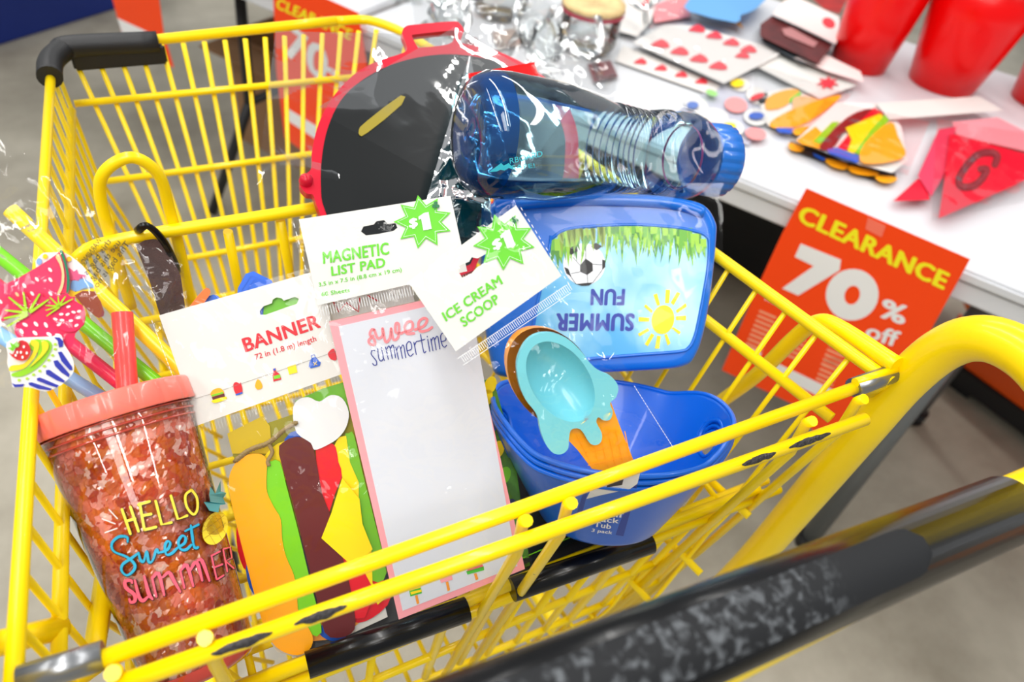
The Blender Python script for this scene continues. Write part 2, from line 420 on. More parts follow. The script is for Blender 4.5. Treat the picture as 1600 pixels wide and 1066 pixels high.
# frame uprights that sweep up and back into the handle
def upright(s):
    X = .252 if s > 0 else -.300
    P = [Vector((X, .08, .12)), Vector((X, .05, .40)), Vector((X, .021, .635)), Vector((X, .010, .777)), Vector((X, .003, .888)), Vector((X, -.001, .945)),
         Vector((X, -.010, .985)), Vector((X, -.026, 1.006)), Vector((X + s * .001, -.050, 1.012)), Vector((X + s * .0, -.078, 1.006)), Vector((X - s * .008, -.101, 1.0)), Vector((X - s * .03, -.112, .998)), Vector((X - s * .09, -.112, .998))]
    tube('frame_upright', P, .0142, YW, cart, seg=24, smooth_n=6)
upright(1); upright(-1)
T('handle_bar', [Vector((-.215, -.112, .998)), Vector((.17, -.112, .998))], .0135, Y, seg=24)
# grip with a flat label window
g = T('handle_grip', [AX(560, 1213, 1, -.112), AX(1572, 797, 1, -.112)], .0168, BLK, seg=40); g['label'] = 'thick glossy black handle grip'
gp0, gp1 = AX(560, 1213, 1, -.112), AX(1572, 797, 1, -.112)
ga = (gp1 - gp0).normalized()
def scuff_mat():
    m = mat('scuffed_grip_label', (30, 30, 32), .6, spec=.2); nt = m.node_tree; b = nt.nodes['Principled BSDF']; N = nt.nodes.new; L = nt.links.new
    tc = N('ShaderNodeTexCoord'); n = N('ShaderNodeTexNoise'); n.inputs['Scale'].default_value = 230; n.inputs['Detail'].default_value = 5; n.inputs['Distortion'].default_value = .6
    L(tc.outputs['Object'], n.inputs['Vector']); sx = N('ShaderNodeSeparateXYZ'); L(tc.outputs['Object'], sx.inputs[0])
    mr = N('ShaderNodeMapRange'); mr.inputs[1].default_value = .03; mr.inputs[2].default_value = .005; L(sx.outputs[0], mr.inputs[0])
    r = N('ShaderNodeMapRange'); r.inputs[1].default_value = .5; r.inputs[2].default_value = .8; L(n.outputs[0], r.inputs[0])
    mu = N('ShaderNodeMath'); mu.operation = 'MULTIPLY'; L(mr.outputs[0], mu.inputs[0]); L(r.outputs[0], mu.inputs[1])
    mx = N('ShaderNodeMix'); mx.data_type = 'RGBA'; mx.inputs[6].default_value = srgb((34, 35, 37)); mx.inputs[7].default_value = srgb((120, 124, 128))
    L(mu.outputs[0], mx.inputs[0]); L(mx.outputs[2], b.inputs['Base Color']); return m
def grip_label():
    vd = (CAM - D(1200, 930, .3)).normalized(); vd = (vd - ga * vd.dot(ga)).normalized(); sd = ga.cross(vd)
    V, Fc = [], []; n = 46; x1 = (AX(1418, 850, 1, -.112) - gp0).dot(ga); x0 = .0
    for i in range(n + 1):
        t = i / n; s = x0 + (x1 - x0) * t
        e = 1 if s < x1 - .012 else math.sqrt(max(0, 1 - ((s - (x1 - .012)) / .012) ** 2))
        for k in range(9):
            a = (-.62 + 1.24 * k / 8) * (.35 + .65 * e) + .05
            V.append(gp0 + ga * s + (vd * math.cos(a) + sd * math.sin(a)) * .01725)
    for i in range(n):
        for k in range(8): Fc.append((i * 9 + k, i * 9 + k + 1, i * 9 + k + 10, i * 9 + k + 9))
    o = pydata('grip_label', V, Fc, scuff_mat(), cart, True); o['label'] = 'matt scuffed label strip along the grip'
grip_label()
# brace tube on the right side
T('side_brace', [AX(1402, 572, 0, .237), AX(1310, 512, 0, .237), AX(1275, 505, 0, .237), AX(1240, 530, 0, .237), AX(1180, 588, 0, .237), AX(1110, 640, 0, .237), AX(1020, 712, 0, .237), AX(900, 830, 0, .237)], .0062, YW, smooth_n=6, seg=16)
T('brace_tab', [AX(1355, 610, 0, .236), AX(1392, 585, 0, .24)], .006, YW)
T('left_bracket', [Vector((-.30, .03, .93)), Vector((-.285, .035, .93)), Vector((-.265, .05, .90))], .006)
T('left_bracket', [Vector((-.30, .03, .86)), Vector((-.262, .045, .86)), Vector((-.25, .10, .86))], .006)
# black bumper cap on the far left corner
c0, c1 = pl(YF - .055, zr(YF)), Vector((xl(YF, ZR) + .085, YF, zr(YF)))
cc = Vector((xl(YF, ZR) + .004, YF - .004, zr(YF)))
cap = tube('corner_bumper', [c0 + Vector((0, 0, .001)), pl(YF - .03, zr(YF)) + Vector((0, 0, .002)), cc + Vector((.001, -.004, .001)), cc + Vector((.012, .003, .002)), c1], .0098, BLKM, cart, seg=16, smooth_n=5)
cap['label'] = 'black plastic corner bumper on the front rim'
box('bumper_skirt', ((cc.x + c1.x) / 2 + .006, YF - .004, zr(YF) - .009), (.078, .007, .018), BLKM, cap, bev=.002)
# undercarriage and wheels
for s in (1, -1):
    X = .252 if s > 0 else -.3
    T('base_tube', [Vector((X, .08, .13)), Vector((X * .9, .35, .12)), Vector((X * .55 - .03, .62, .12))], .012, smooth_n=4)
    for y, xx in ((.10, X), (.60, X * .6 - .03)):
        T('caster_fork', [Vector((xx, y, .12)), Vector((xx, y, .055))], .008, STEEL)
        lathe('wheel', [(-.012, .03), (-.012, .05), (-.006, .055), (.006, .055), (.012, .05), (.012, .03)], Vector((xx, y, .055)), Vector((1, 0, 0)), BLKM, cart, seg=24, cap=True)
T('base_tube', [Vector((-.3, .08, .13)), Vector((.252, .08, .13))], .01)
T('base_tube', [Vector((-.19, .6, .12)), Vector((.11, .6, .12))], .01)

# ================================================================== TABLE
e0, e1 = Z(1600, 460, .74), Z(1116, 263, .74)
ed = (e1 - e0).normalized(); eo = Vector((ed.y, -ed.x, 0))
if eo.x < 0: eo = -eo                                     # points away from the cart, across the table
TW = mat('white_tabletop_plastic', (216, 218, 222), .35, bump=.2, bscale=300)
TG = mat('grey_leg_steel', (112, 116, 118), .4, metal=.3)
def table(s0, s1, name, label):
    t = thing(name, label, 'table', (e0 + ed * (s0 + s1) / 2 + eo * .38) - Vector((0, 0, .74)))
    a, b = e0 + ed * s0, e0 + ed * s1; w = .80
    def slab(nm, z0, z1, o0, o1, m, inset=0):
        p = [a + ed * inset + eo * o0, b - ed * inset + eo * o0, b - ed * inset + eo * o1, a + ed * inset + eo * o1]
        bm = bmesh.new(); vs = [bm.verts.new((v.x, v.y, z0)) for v in p] + [bm.verts.new((v.x, v.y, z1)) for v in p]
        for f in ((3, 2, 1, 0), (4, 5, 6, 7), (0, 1, 5, 4), (1, 2, 6, 5), (2, 3, 7, 6), (3, 0, 4, 7)): bm.faces.new([vs[k] for k in f])
        bmesh.ops.recalc_face_normals(bm, faces=bm.faces); bmesh.ops.bevel(bm, geom=bm.edges[:], offset=.004, segments=2, affect='EDGES')
        me = bpy.data.meshes.new(nm); bm.to_mesh(me); bm.free(); return link(nm, me, m, t)
    slab('tabletop', .722, .74, 0, w, TW); slab('apron', .690, .723, .006, .03, TW, .01)
    return t
t1 = table(-.75, 1.12, 'folding_table', 'white folding table right of the cart, spread with party goods')
lf = Z(1258, 850, 0)
for dx, dy in ((0, 0),):
    tube('table_leg', [Vector((lf.x, lf.y, .02)), Vector((lf.x + .01, lf.y, .72))], .018, TG, t1, seg=16)
    tube('leg_foot', [Vector((lf.x, lf.y, .0)), Vector((lf.x, lf.y, .03))], .022, BLKM, t1, seg=16)
lf2 = Z(1425, 655, 0)
tube('table_leg', [Vector((lf2.x, lf2.y, .02)), Vector((lf2.x + .01, lf2.y, .72))], .016, TG, t1, seg=16)
tube('leg_foot', [Vector((lf2.x, lf2.y, 0)), Vector((lf2.x, lf2.y, .035))], .024, BLKM, t1, seg=16)
t2 = table(1.14, 2.9, 'folding_table', 'white folding table standing beyond the first, with a black folding leg')
b0 = Vector((.05, 1.80, .70)); 
def vleg(p0, p1, p2, d): return [D(p0[0], p0[1], d), D(p1[0], p1[1], d + .12), D(p2[0], p2[1], d + .22)]
LG = vleg((372, -40), (390, 160), (333, 330), 1.66)
k = (CAM.z - .0) 
tube('table_leg', [LG[0], LG[1]], .013, BLKM, t2); 
foot = Z(333, 335, 0)
tube('table_leg', [LG[1], foot + Vector((0, 0, .01))], .012, BLKM, t2)
tube('leg_brace', [LG[1], LG[1] + eo * .35], .01, BLKM, t2)
tube('leg_brace', [LG[0] + Vector((0, 0, -.05)), LG[0] + Vector((0, 0, -.05)) + eo * .35], .01, BLKM, t2)

# ---- clearance signs
OR = mat('orange_sign_card', (255, 72, 8), .45, spec=.3)
YL = mat('yellow_print', (255, 240, 20), .5); GRN = mat('lime_print', (98, 204, 20), .5); WP = mat('white_print', (240, 240, 240), .5)
BKP = mat('black_print', (28, 26, 26), .5); REDP = mat('red_print', (214, 20, 38), .5); NAVY = mat('navy_print', (40, 52, 140), .5)
PINK = mat('pink_print', (246, 160, 168), .55)
def sign_big():
    q0, q1 = Z(1260, 295, .765), Z(1515, 405, .765)
    plane = Pl(e0 - eo * .012 + Vector((0, 0, 0)), n=eo)
    t = thing('clearance_sign', 'orange clearance sign reading 70% off, taped to the white table edge', 'sign', plane(1260, 600))
    sheet('card', plane, [(1260, 294), (1516, 405), (1430, 560), (1290, 700), (1240, 632), (1128, 578), (1185, 445), (1222, 365)], .0006, OR, t)
    P = lambda x, y, o=0: plane(x, y, o + .0008)
    z8 = lambda l: zz(l, 1120, 290, 3.045)
    text('sign_heading', 'CLEARANCE', P, z8([(385, 165)])[0], z8([(1075, 490)])[0], z8([(412, 98)])[0] and (11, -25), YL, t, bold=.045)
    # the big 70
    sheet('sign_digit', P, z8([(400, 275), (592, 352), (585, 402), (388, 522), (312, 488), (462, 382), (372, 338)]), .0003, WP, t)
    sheet('sign_digit', P, zz(ell(645, 518, 122, 126, 70), 1120, 290, 3.045), .0003, WP, t, holes=[zz(ell(645, 520, 36, 46, 20, 20), 1120, 290, 3.045)])
    text('sign_percent', '%', P, z8([(775, 620)])[0], z8([(885, 660)])[0], (9, -29), WP, t, bold=.035)
    text('sign_off', 'off', P, z8([(705, 720)])[0], z8([(850, 765)])[0], (9, -24), WP, t, bold=.03)
    for (a, b), s in (((230, 545), 'MARKED'), ((385, 620), 'REDUCED'), ((565, 700), 'CLEARED')):
        p = z8([(a, b), (a + 90, b + 38)]); text('sign_column_heading', 'ITEMS' if s[0] == 'M' else 'PRICE', P, p[0], p[1], (2.5, -6), WP, t, bold=.02)
    pale = mat('pale_orange_print', (255, 170, 130), .5)
    for (a, b, n) in ((205, 590, 8), (345, 700, 5), (545, 730, 6), (520, 800, 6)):
        for i in range(n):
            x, y = a - i * 9, b + i * 22; pp = z8([(x, y), (x + 80, y + 34), (x + 76, y + 44), (x - 4, y + 10)]); sheet('sign_line', P, pp, .0001, pale, t)
    sheet('sign_band', P, z8([(125, 755), (215, 795), (195, 838), (105, 785)]), .0002, WP, t)
    sheet('sign_band', P, z8([(290, 845), (565, 975), (530, 1025), (245, 880)]), .0002, WP, t)
    sheet('tape', P, z8([(720, 150), (805, 190), (785, 245), (708, 205)]), .0004, mat('pink_tape', (255, 120, 95), .3), t)
sign_big()
def sign_far(lab, quad, d_extra, heads, band):
    plane = Pl(e0 - eo * .012 + eo * d_extra, n=eo)
    t = thing('clearance_sign', lab, 'sign', plane(*quad[3]))
    sheet('card', plane, quad, .0006, OR, t)
    P = lambda x, y, o=0: plane(x, y, o + .001)
    for s, p0, p1, up, m in heads: text('sign_lettering', s, P, p0, p1, up, m, t, bold=.03)
    for b in band: sheet('sign_band', P, b, .0003, WP, t)
sign_far('orange clearance sign seen through the front of the cart basket', [(426, -40), (560, 20), (590, 200), (508, 262), (445, 215), (432, 110)], 0,
         [('CLEARANCE', (432, 12), (548, 62), (4, -16), YL), ('70', (446, 84), (508, 128), (6, -50), WP), ('%', (510, 122), (540, 140), (3, -20), WP)],
         [[(448, 168), (520, 212), (516, 232), (450, 188)]])
sign_far('narrow orange sign corner hanging beyond the far rim of the cart', [(168, -30), (245, -30), (256, 50), (272, 106), (195, 66), (184, 28)], 0,
         [], [[(184, 28), (250, 58), (232, 63), (192, 52)]])
# ---- blue display far behind
blue = mat('royal_blue_panel', (18, 48, 140), .5)
ba, bb = Z(-30, 45, 0), Z(152, -8, 0)
bd = (bb - ba).normalized(); bn = Vector((-bd.y, bd.x, 0)); bn = bn if bn.y > 0 else -bn
t = thing('display_plinth', 'royal blue display plinth on the floor at the far left', 'display', (ba + bb) / 2)
cen = (ba + bb) / 2 + bn * .14 + Vector((0, 0, .1)); L = (bb - ba).length
box('plinth_body', cen, (L + .3, .6, .2), blue, t, rz=math.atan2(bd.y, bd.x), bev=.005)
box('plinth_top', cen + Vector((0, 0, .11)), (L + .32, .62, .02), mat('dark_blue_top', (12, 30, 96), .4), t, rz=math.atan2(bd.y, bd.x), bev=.005)
# ---- cardboard box under the tables
cb = mat('corrugated_cardboard', (158, 118, 82), .8, var=.12, vscale=8)
bx = Z(430, 330, 0)
t = thing('cardboard_box', 'open brown cardboard box on the floor under the far table', 'box', bx)
rzb = math.atan2(ed.y, ed.x)
bc = Vector((.38, 1.95, 0)); w_, h_ = .36, .34
for nm, off, sz in (('box_wall', (0, -w_ / 2), (w_ * 1.3, .006, h_)), ('box_wall', (0, w_ / 2), (w_ * 1.3, .006, h_)), ('box_wall', (-w_ * .65, 0), (.006, w_, h_)), ('box_wall', (w_ * .65, 0), (.006, w_, h_))):
    o2 = Matrix.Rotation(rzb, 3, 'Z') @ Vector((off[0], off[1], 0)); box(nm, bc + o2 + Vector((0, 0, h_ / 2)), sz, cb, t, rz=rzb)
box('box_bottom', bc + Vector((0, 0, .004)), (w_ * 1.28, w_ * .98, .006), cb, t, rz=rzb)
o2 = Matrix.Rotation(rzb, 3, 'Z') @ Vector((0, w_ / 2 + .05, 0)); box('box_flap', bc + o2 + Vector((0, 0, h_ - .01)), (w_ * 1.3, .1, .004), cb, t, rz=rzb)
# ---- under the near table: black box added in place of the deep shade, and orange tubs
t = thing('shade_box', 'black box added to stand in for the dark shade under the table', 'bin', Z(1190, 440, 0))
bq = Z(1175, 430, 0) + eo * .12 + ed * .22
box('shade_box_body', bq + Vector((0, 0, .22)), (.72, .35, .44), mat('shade_black', (8, 8, 9), .6), t, rz=rzb, bev=.02)
box('shade_box_top', bq + Vector((0, 0, .45)), (.76, .39, .03), mat('shade_black', (8, 8, 9), .6), t, rz=rzb, bev=.008)
orp = mat('orange_bin_plastic', (255, 92, 6), .35, coat=.3)
oq = Z(1640, 690, 0)
box_b = thing('black_pallet', 'low black pallet under the orange bin', 'pallet', Z(1600, 700, 0))
p0, p1 = Z(1462, 592, 0), Z(1660, 740, 0)
pd = (p1 - p0).normalized(); pn = Vector((-pd.y, pd.x, 0)); pn = pn if pn.x > 0 else -pn
pc = (p0 + p1) / 2 + pn * .3; pl_len = (p1 - p0).length + .5; rzp = math.atan2(pd.y, pd.x)
box('pallet_deck', pc + pd * .2 + Vector((0, 0, .045)), (pl_len, .6, .05), BLKM, box_b, rz=rzp, bev=.004)
for s in (-.4, 0, .4): box('pallet_foot', pc + pd * (.2 + s * pl_len) + Vector((0, 0, .01)), (.1, .58, .02), BLKM, box_b, rz=rzp)
ot = thing('orange_bin', 'orange plastic bin with a scooped front, on the black pallet', 'bin', pc + Vector((0, 0, .07)))
def scoop_bin():
    V, Fc = [], []; n = 30; W = pl_len * .98
    fr = pc + pd * .2 - pn * .29
    for i in range(n + 1):
        s = (i / n - .5) * W
        dip = .07 * (.5 + .5 * math.cos(2 * math.pi * ((s + W * .5) / .55)))
        for o_, zz_ in ((0, .072), (-.03, .072 + .30 - dip - .1), (-.026, .072 + .30 - dip - .1), (.006, .08)):
            p = fr + pd * s + pn * (o_ + .0); V.append((p.x, p.y, zz_))
    for i in range(n):
        for k in range(3): a = i * 4 + k; Fc.append((a, a + 1, a + 5, a + 4))
    pydata('bin_front', V, Fc, orp, ot)
    box('bin_back', fr + pn * .5 + Vector((0, 0, .25)), (W, .01, .36), orp, ot, rz=rzp)
    box('bin_base', fr + pn * .25 + Vector((0, 0, .08)), (W, .5, .01), orp, ot, rz=rzp)
scoop_bin()
for i in range(7):
    c = pc + pd * (.2 - .9 + i * .26) - pn * .1 + Vector((0, 0, .19))
    o = lathe('pumpkin', [(-.10, .01), (-.09, .06), (-.05, .1), (0, .115), (.05, .1), (.085, .06), (.09, .01)], c, Vector((.1 * (i % 3 - 1), .1, 1)), mat('dark_orange_plastic', (236, 84, 14), .3) if i % 2 else mat('amber_plastic', (255, 140, 10), .4), None, seg=24)
    tag(o, ('glossy dark orange' if i % 2 else 'amber') + ' ball-shaped pail in the orange bin, ' + ('first', 'second', 'third', 'fourth', 'fifth', 'sixth', 'seventh')[i] + ' from its far end', 'pail', 'ball pails in the orange bin')

# ================================================================== THINGS ON THE TABLE
TP = Pl((0, 0, .741), n=(0, 0, 1))
TPo = lambda h: (lambda x, y, o=0: Z(x, y, .741 + h + o))
RED = mat('glossy_red_plastic', (240, 2, 4), .3, coat=.1, spec=.25)
def bucket(px, py, rb, rt, h, lab):
    b = Z(px, py, .741); t = thing('party_bucket', lab, 'bucket', b, 'red party buckets at the back of the table')
    n = 8; wv = lambda i: 0
    lathe('bucket_body', [(0, .004), (0, rb), (h * .33, rb + (rt - rb) * .42), (h * .66, rb + (rt - rb) * .78), (h, rt), (h, rt - .003), (.006, rb - .003), (.006, .004)], b, Vector((0, 0, 1)), RED, t)
    tube('bucket_rim', [b + Vector((rt * math.cos(a), rt * math.sin(a), h)) for a in [i * math.pi / 18 for i in range(36)]], .004, RED, t, closed=True, seg=8)
bucket(1340, 100, .052, .078, .26, 'tall glossy red bucket, left one of the red buckets on the table')
bucket(1470, 130, .060, .092, .20, 'wide glossy red bucket, middle one of the red buckets')
bucket(1630, 160, .058, .085, .24, 'glossy red bucket cut by the right edge of the picture')
def pack(lab, quad, h, items, cat='party pack', name='banner_pack', group=None, card=None, filmq=None, back=None):
    t = thing(name, lab, cat, Z(quad[0][0], quad[0][1], .741), group)
    P = TPo(h)
    if back: sheet('backing', P, quad, -min(h, .004) if h else .002, mat(*back), t)
    for i, (nm, out, m, cv) in enumerate(items): sheet(nm, P, out, .0012, m, t, off=.0006 + .0006 * i, curve=cv)
    if card: sheet('header_card', P, card, .0015, WHITE, t, off=.004)
    if filmq: film('bag', P, filmq, film_mat('table_bag_film', gloss=.22, scale=14, strength=.3), t, off=.006, amp=.003, nx=30, ny=30, sc=30)
    return t, P
OY = mat('bun_orange', (255, 172, 8), .4); LG_ = mat('lettuce_green', (120, 205, 22), .4); BR = mat('patty_brown', (100, 26, 28), .35); CR = mat('tomato_red', (226, 14, 36), .35); CH = mat('cheese_yellow', (255, 222, 0), .35)
BL = mat('trim_blue', (24, 88, 196), .4); GREYC = mat('pale_grey_card', (226, 228, 230), .45)
TAN = mat('tan_bun', (236, 180, 120), .5)
z3 = lambda l: zz(l, 1230, 120, 4.265)
pack('burger banner pack nearest the table edge, stack of two with yellow cheese on top', z3([(60, 420), (330, 170), (620, 180), (760, 330), (800, 560), (700, 640), (380, 560)]), .02, [
    ('bun', z3([(60, 425), (190, 330), (260, 400), (220, 480), (100, 450)]), OY, 0), ('lettuce', z3([(170, 430), (300, 300), (350, 300), (220, 450)]), LG_, 0),
    ('patty', z3([(215, 460), (400, 270), (560, 210), (560, 270), (400, 350), (300, 480)]), BR, 3), ('tomato', z3([(500, 280), (580, 205), (640, 240), (450, 470), (380, 490), (335, 470)]), CR, 0),
    ('blue_trim', z3([(265, 485), (330, 470), (480, 525), (470, 575), (280, 510)]), BL, 0),
    ('cheese', z3([(390, 340), (620, 245), (640, 265), (520, 440), (440, 512), (400, 495), (430, 420)]), CH, 0), ('lettuce', z3([(450, 505), (550, 360), (650, 250), (680, 290), (520, 450), (480, 520)]), LG_, 0),
    ('bun', z3([(485, 560), (520, 440), (690, 300), (740, 400), (790, 500), (750, 550), (600, 580)]), OY, 3)],
    card=z3([(590, 175), (680, 285), (1440, 225), (1280, 130)]), filmq=z3([(250, 150), (950, 300), (800, 660), (60, 430)]), back=('worn_white_backing', (235, 232, 228), .4))
pack('second burger banner pack, the lower of the stacked pair by the table edge', z3([(20, 430), (200, 470), (420, 560), (720, 640), (730, 690), (560, 680), (230, 560), (20, 480)]), .004, [
    ('bun', z3([(15, 440), (110, 470), (90, 500), (20, 485)]), OY, 3), ('bun', z3([(260, 545), (400, 580), (380, 620), (280, 590)]), OY, 3), ('blue_trim', z3([(170, 505), (260, 545), (240, 560), (180, 530)]), BL, 0),
    ('bun', z3([(420, 590), (610, 640), (560, 660), (430, 640)]), OY, 3), ('bun', z3([(590, 660), (730, 670), (700, 705), (620, 700)]), OY, 3)], back=('dark_pack_edge', (60, 40, 30), .5))
z2 = lambda l: zz(l, 960, 0, 4.21)
pack('orange and yellow food banner pack lying behind the burger pack', z2([(930, 620), (1180, 570), (1480, 640), (1300, 850), (1180, 880), (1010, 830)]), .006, [
    ('bun', z2([(1010, 640), (1130, 590), (1220, 600), (1120, 700), (1000, 720)]), OY, 3), ('lettuce', z2([(1150, 650), (1220, 600), (1230, 620), (1150, 680)]), LG_, 0), ('bun', z2([(1180, 640), (1300, 640), (1380, 680), (1200, 730)]), TAN, 3),
    ('bun', z2([(1020, 810), (1170, 720), (1440, 630), (1480, 650), (1280, 800), (1100, 850)]), OY, 3), ('blue_trim', z2([(1060, 840), (1180, 840), (1160, 880), (1080, 870)]), BL, 0), ('bun', z2([(1180, 850), (1270, 830), (1290, 860), (1200, 890)]), OY, 3)],
    card=z2([(920, 430), (1100, 365), (1600, 560), (1350, 650)]), filmq=z2([(930, 420), (1560, 620), (1300, 900), (900, 780)]), back=('worn_white_backing', (235, 232, 228), .4))
t, P = pack('sticker sheet of small round icons beside the bottle cap', z2([(720, 520), (1010, 600), (960, 860), (880, 960), (430, 720)]), .003, [
    ('sticker', z2(ell(540, 690, 80, 55, 20)), WHITE, 0), ('sticker', z2(ell(820, 550, 70, 50, 20)), WHITE, 0), ('sticker', z2(ell(940, 630, 75, 55, 20)), WHITE, 0), ('sticker', z2(ell(660, 760, 90, 50, 10)), WHITE, 0),
    ('sticker', z2(ell(800, 690, 75, 50, 10)), mat('sticker_pink', (235, 150, 150), .5), 0), ('sticker', z2(ell(930, 770, 80, 55, 10)), WHITE, 0), ('sticker', z2(ell(770, 840, 85, 55, 10)), WHITE, 0), ('sticker', z2(ell(930, 880, 70, 40, 10)), mat('sticker_pink', (235, 150, 150), .5), 0),
    ('icon', z2(ell(515, 690, 40, 24, 0)), mat('icon_blue', (90, 120, 190), .5), 0), ('icon', z2(ell(810, 545, 45, 26, 0)), CH, 0), ('icon', z2(ell(940, 635, 50, 18, -20)), CR, 0), ('icon', z2(ell(935, 760, 50, 24, 0)), BL, 0), ('icon', z2(ell(755, 828, 45, 22, 0)), CH, 0),
    ('icon', z2(ell(640, 610, 40, 20, 20)), mat('icon_green', (150, 210, 120), .5), 0)], cat='sticker sheet', name='sticker_pack', back=('sticker_backing', (188, 190, 204), .4))
PR = mat('scallop_red', (226, 52, 66), .5)
def scallop_pack(lab, quad, h, rows, grp='white and red card packs'):
    t, P = pack(lab, quad, h, [], back=('card_stack_white', (226, 222, 218), .5), name='card_pack', cat='card pack')
    for (x0, y0, x1, y1, n, s) in rows:
        for i in range(n):
            x, y = x0 + (x1 - x0) * i / max(1, n - 1), y0 + (y1 - y0) * i / max(1, n - 1)
            sheet('scallop', P, z2([(x - 62 * s, y + 12), (x + 10, y - 30 * s), (x + 62 * s, y + 8), (x + 50 * s, y + 30 * s), (x - 10, y + 26 * s)]), .0006, PR, t, off=.0006, curve=2)
    film('bag', P, [z2([q])[0] for q in QF], film_mat('table_bag_film', gloss=.22, scale=14, strength=.3), t, off=.006, amp=.005, nx=24, ny=24, sc=30) if QF else None
QF = [(330, 160), (1100, 330), (720, 570), (100, 280)]
scallop_pack('white card pack with red scalloped trim, the upper one of two stacked', z2([(330, 165), (520, 170), (1100, 330), (1090, 360), (720, 550), (120, 280)]), .016, [(300, 285, 680, 430, 4, 1), (540, 185, 880, 320, 4, .9), (840, 360, 860, 362, 1, .8)])
QF = None
scallop_pack('white card pack with red scallops peeking out under the upper pack', z2([(60, 300), (700, 560), (650, 630), (0, 400)]), .004, [(170, 400, 570, 530, 4, .7)])
QF = None
def swirl_pack():
    t, P = pack('white card pack with a red rosette near the top edge of the picture', z2([(-180, -60), (300, -60), (240, 140), (150, 240), (-60, 180)]), .012, [], back=('card_stack_white', (226, 222, 218), .5), name='card_pack', cat='card pack')
    c = ell(165, 5, 62, 50, 0)
    sheet('rosette', P, z2(c), .0006, PR, t, off=.0006, holes=[z2(ell(170, 5, 28, 22, 0, 20))])
swirl_pack()
def pink_pack(lab, q, c):
    t, P = pack(lab, q, .008, [], back=c, name='napkin_pack', cat='napkin pack')
    film('bag', P, [q[0], q[1], q[2], q[3]], film_mat('table_bag_film', gloss=.22, scale=14, strength=.3), t, off=.008, amp=.006, nx=20, ny=20, sc=30)
pink_pack('pink and red napkin pack next to the light blue pack', z2([(250, 40), (480, -60), (500, 110), (260, 150)]), ('napkin_pink', (238, 140, 146), .5))
t = thing('wipes_pack', 'light blue soft pack at the top of the picture', 'pack', Z(1120, 20, .741))
P = TPo(.03); sheet('pack_body', P, z2([(480, 10), (620, -80), (1000, -60), (930, 60), (830, 100), (800, 150), (490, 75)]), .004, mat('sky_blue_pack', (104, 170, 228), .35), t, curve=2)
sheet('pack_underside', TPo(.01), z2([(560, 110), (800, 160), (850, 190), (820, 130), (500, 80)]), .002, mat('mustard_edge', (200, 140, 60), .5), t)
t = thing('chocolate_pack', 'dark brown boxed treat with a white header card beside the red bucket', 'box', Z(1240, 80, .741))
P = TPo(.03); sheet('box_face', P, z2([(960, 160), (1040, 100), (1440, 290), (1340, 420), (960, 240)]), -.02, mat('dark_treat_box', (96, 34, 34), .35, var=.4, vscale=30), t)
sheet('box_side', TPo(.02), z2([(960, 230), (1340, 410), (1240, 420), (990, 290)]), .001, mat('slate_box_side', (84, 92, 98), .5), t)
sheet('header_card', TPo(.036), z2([(1040, 90), (1120, 0), (1200, -20), (1480, 110), (1460, 290)]), .002, mat('pinkish_white_card', (246, 232, 228), .5), t)
sheet('printed_panel', TPo(.031), z2([(1100, 190), (1160, 180), (1340, 280), (1310, 310), (1120, 230)]), .0006, mat('dusty_rose_print', (190, 130, 130), .5), t)
sheet('red_logo', TPo(.038), z2(ell(1410, 150, 45, 32, 30)), .0006, PR, t)
t = thing('header_pack', 'white card pack with a small red rosette in front of the left red bucket', 'card pack', Z(1200, 110, .741))
P = TPo(.02); sheet('card', P, z2([(1180, 380), (1330, 330), (1620, 470), (1640, 540), (1400, 470)]), .002, mat('pinkish_white_card', (246, 232, 228), .5), t)
sheet('red_logo', TPo(.0125), z2(burst(1405, 545, 75, 40, 7, .3, .6)), .0012, PR, t)
t = thing('treat_box', 'deep red and orange box behind the left red bucket', 'box', Z(1290, 10, .741))
P = TPo(.02); sheet('box_face', P, z2([(1240, -60), (1560, -60), (1480, 90), (1380, 60)]), -.015, mat('deep_red_box', (170, 24, 18), .4, var=.3, vscale=25), t)
# pennant banner pack with letter
PN = mat('pennant_crimson', (222, 8, 48), .35, coat=.3)
def pennants():
    t = thing('pennant_banner_pack', 'crimson pennant banner pack showing the letter G, at the table front', 'banner pack', Z(1500, 300, .741))
    P = TPo(.012)
    sheet('pennant', P, z3([(705, 830), (870, 680), (930, 700), (950, 820)]), .002, PN, t)
    sheet('pennant', P, z3([(870, 660), (1010, 350), (1130, 330), (1050, 640), (1020, 700), (960, 800)]), .002, mat('faded_pennant_pink', (214, 60, 92), .4), t, off=.002)
    sheet('pennant', P, z3([(1085, 385), (1130, 385), (1640, 530), (1640, 660), (1500, 730), (1010, 945), (1045, 700)]), .003, PN, t, off=.005)
    g = mat('charcoal_print', (56, 30, 38), .5)
    G_ = [(1385, 585), (1400, 530), (1360, 505), (1270, 520), (1190, 600), (1145, 680), (1160, 730), (1230, 730), (1290, 690), (1330, 620), (1290, 615)]
    strokes('pennant_letter', P, [z3(G_)], 11, g, t, off=.0085, curve=5)
    strokes('letter_inline', P, [z3(G_)], 2.2, mat('inline_rose', (120, 50, 66), .5), t, off=.0092, curve=5)
    sheet('pennant', P, z3([(1100, 300), (1400, 270), (1700, 420), (1700, 520), (1300, 430), (1130, 385)]), .002, mat('blush_pennant', (236, 150, 160), .4), t, off=.002)
    film('bag', P, z3([(1000, 280), (1750, 400), (1750, 800), (960, 960)]), film_mat('table_bag_film', gloss=.22, scale=14, strength=.3), t, off=.012, amp=.004, nx=40, ny=30, sc=18)
pennants()
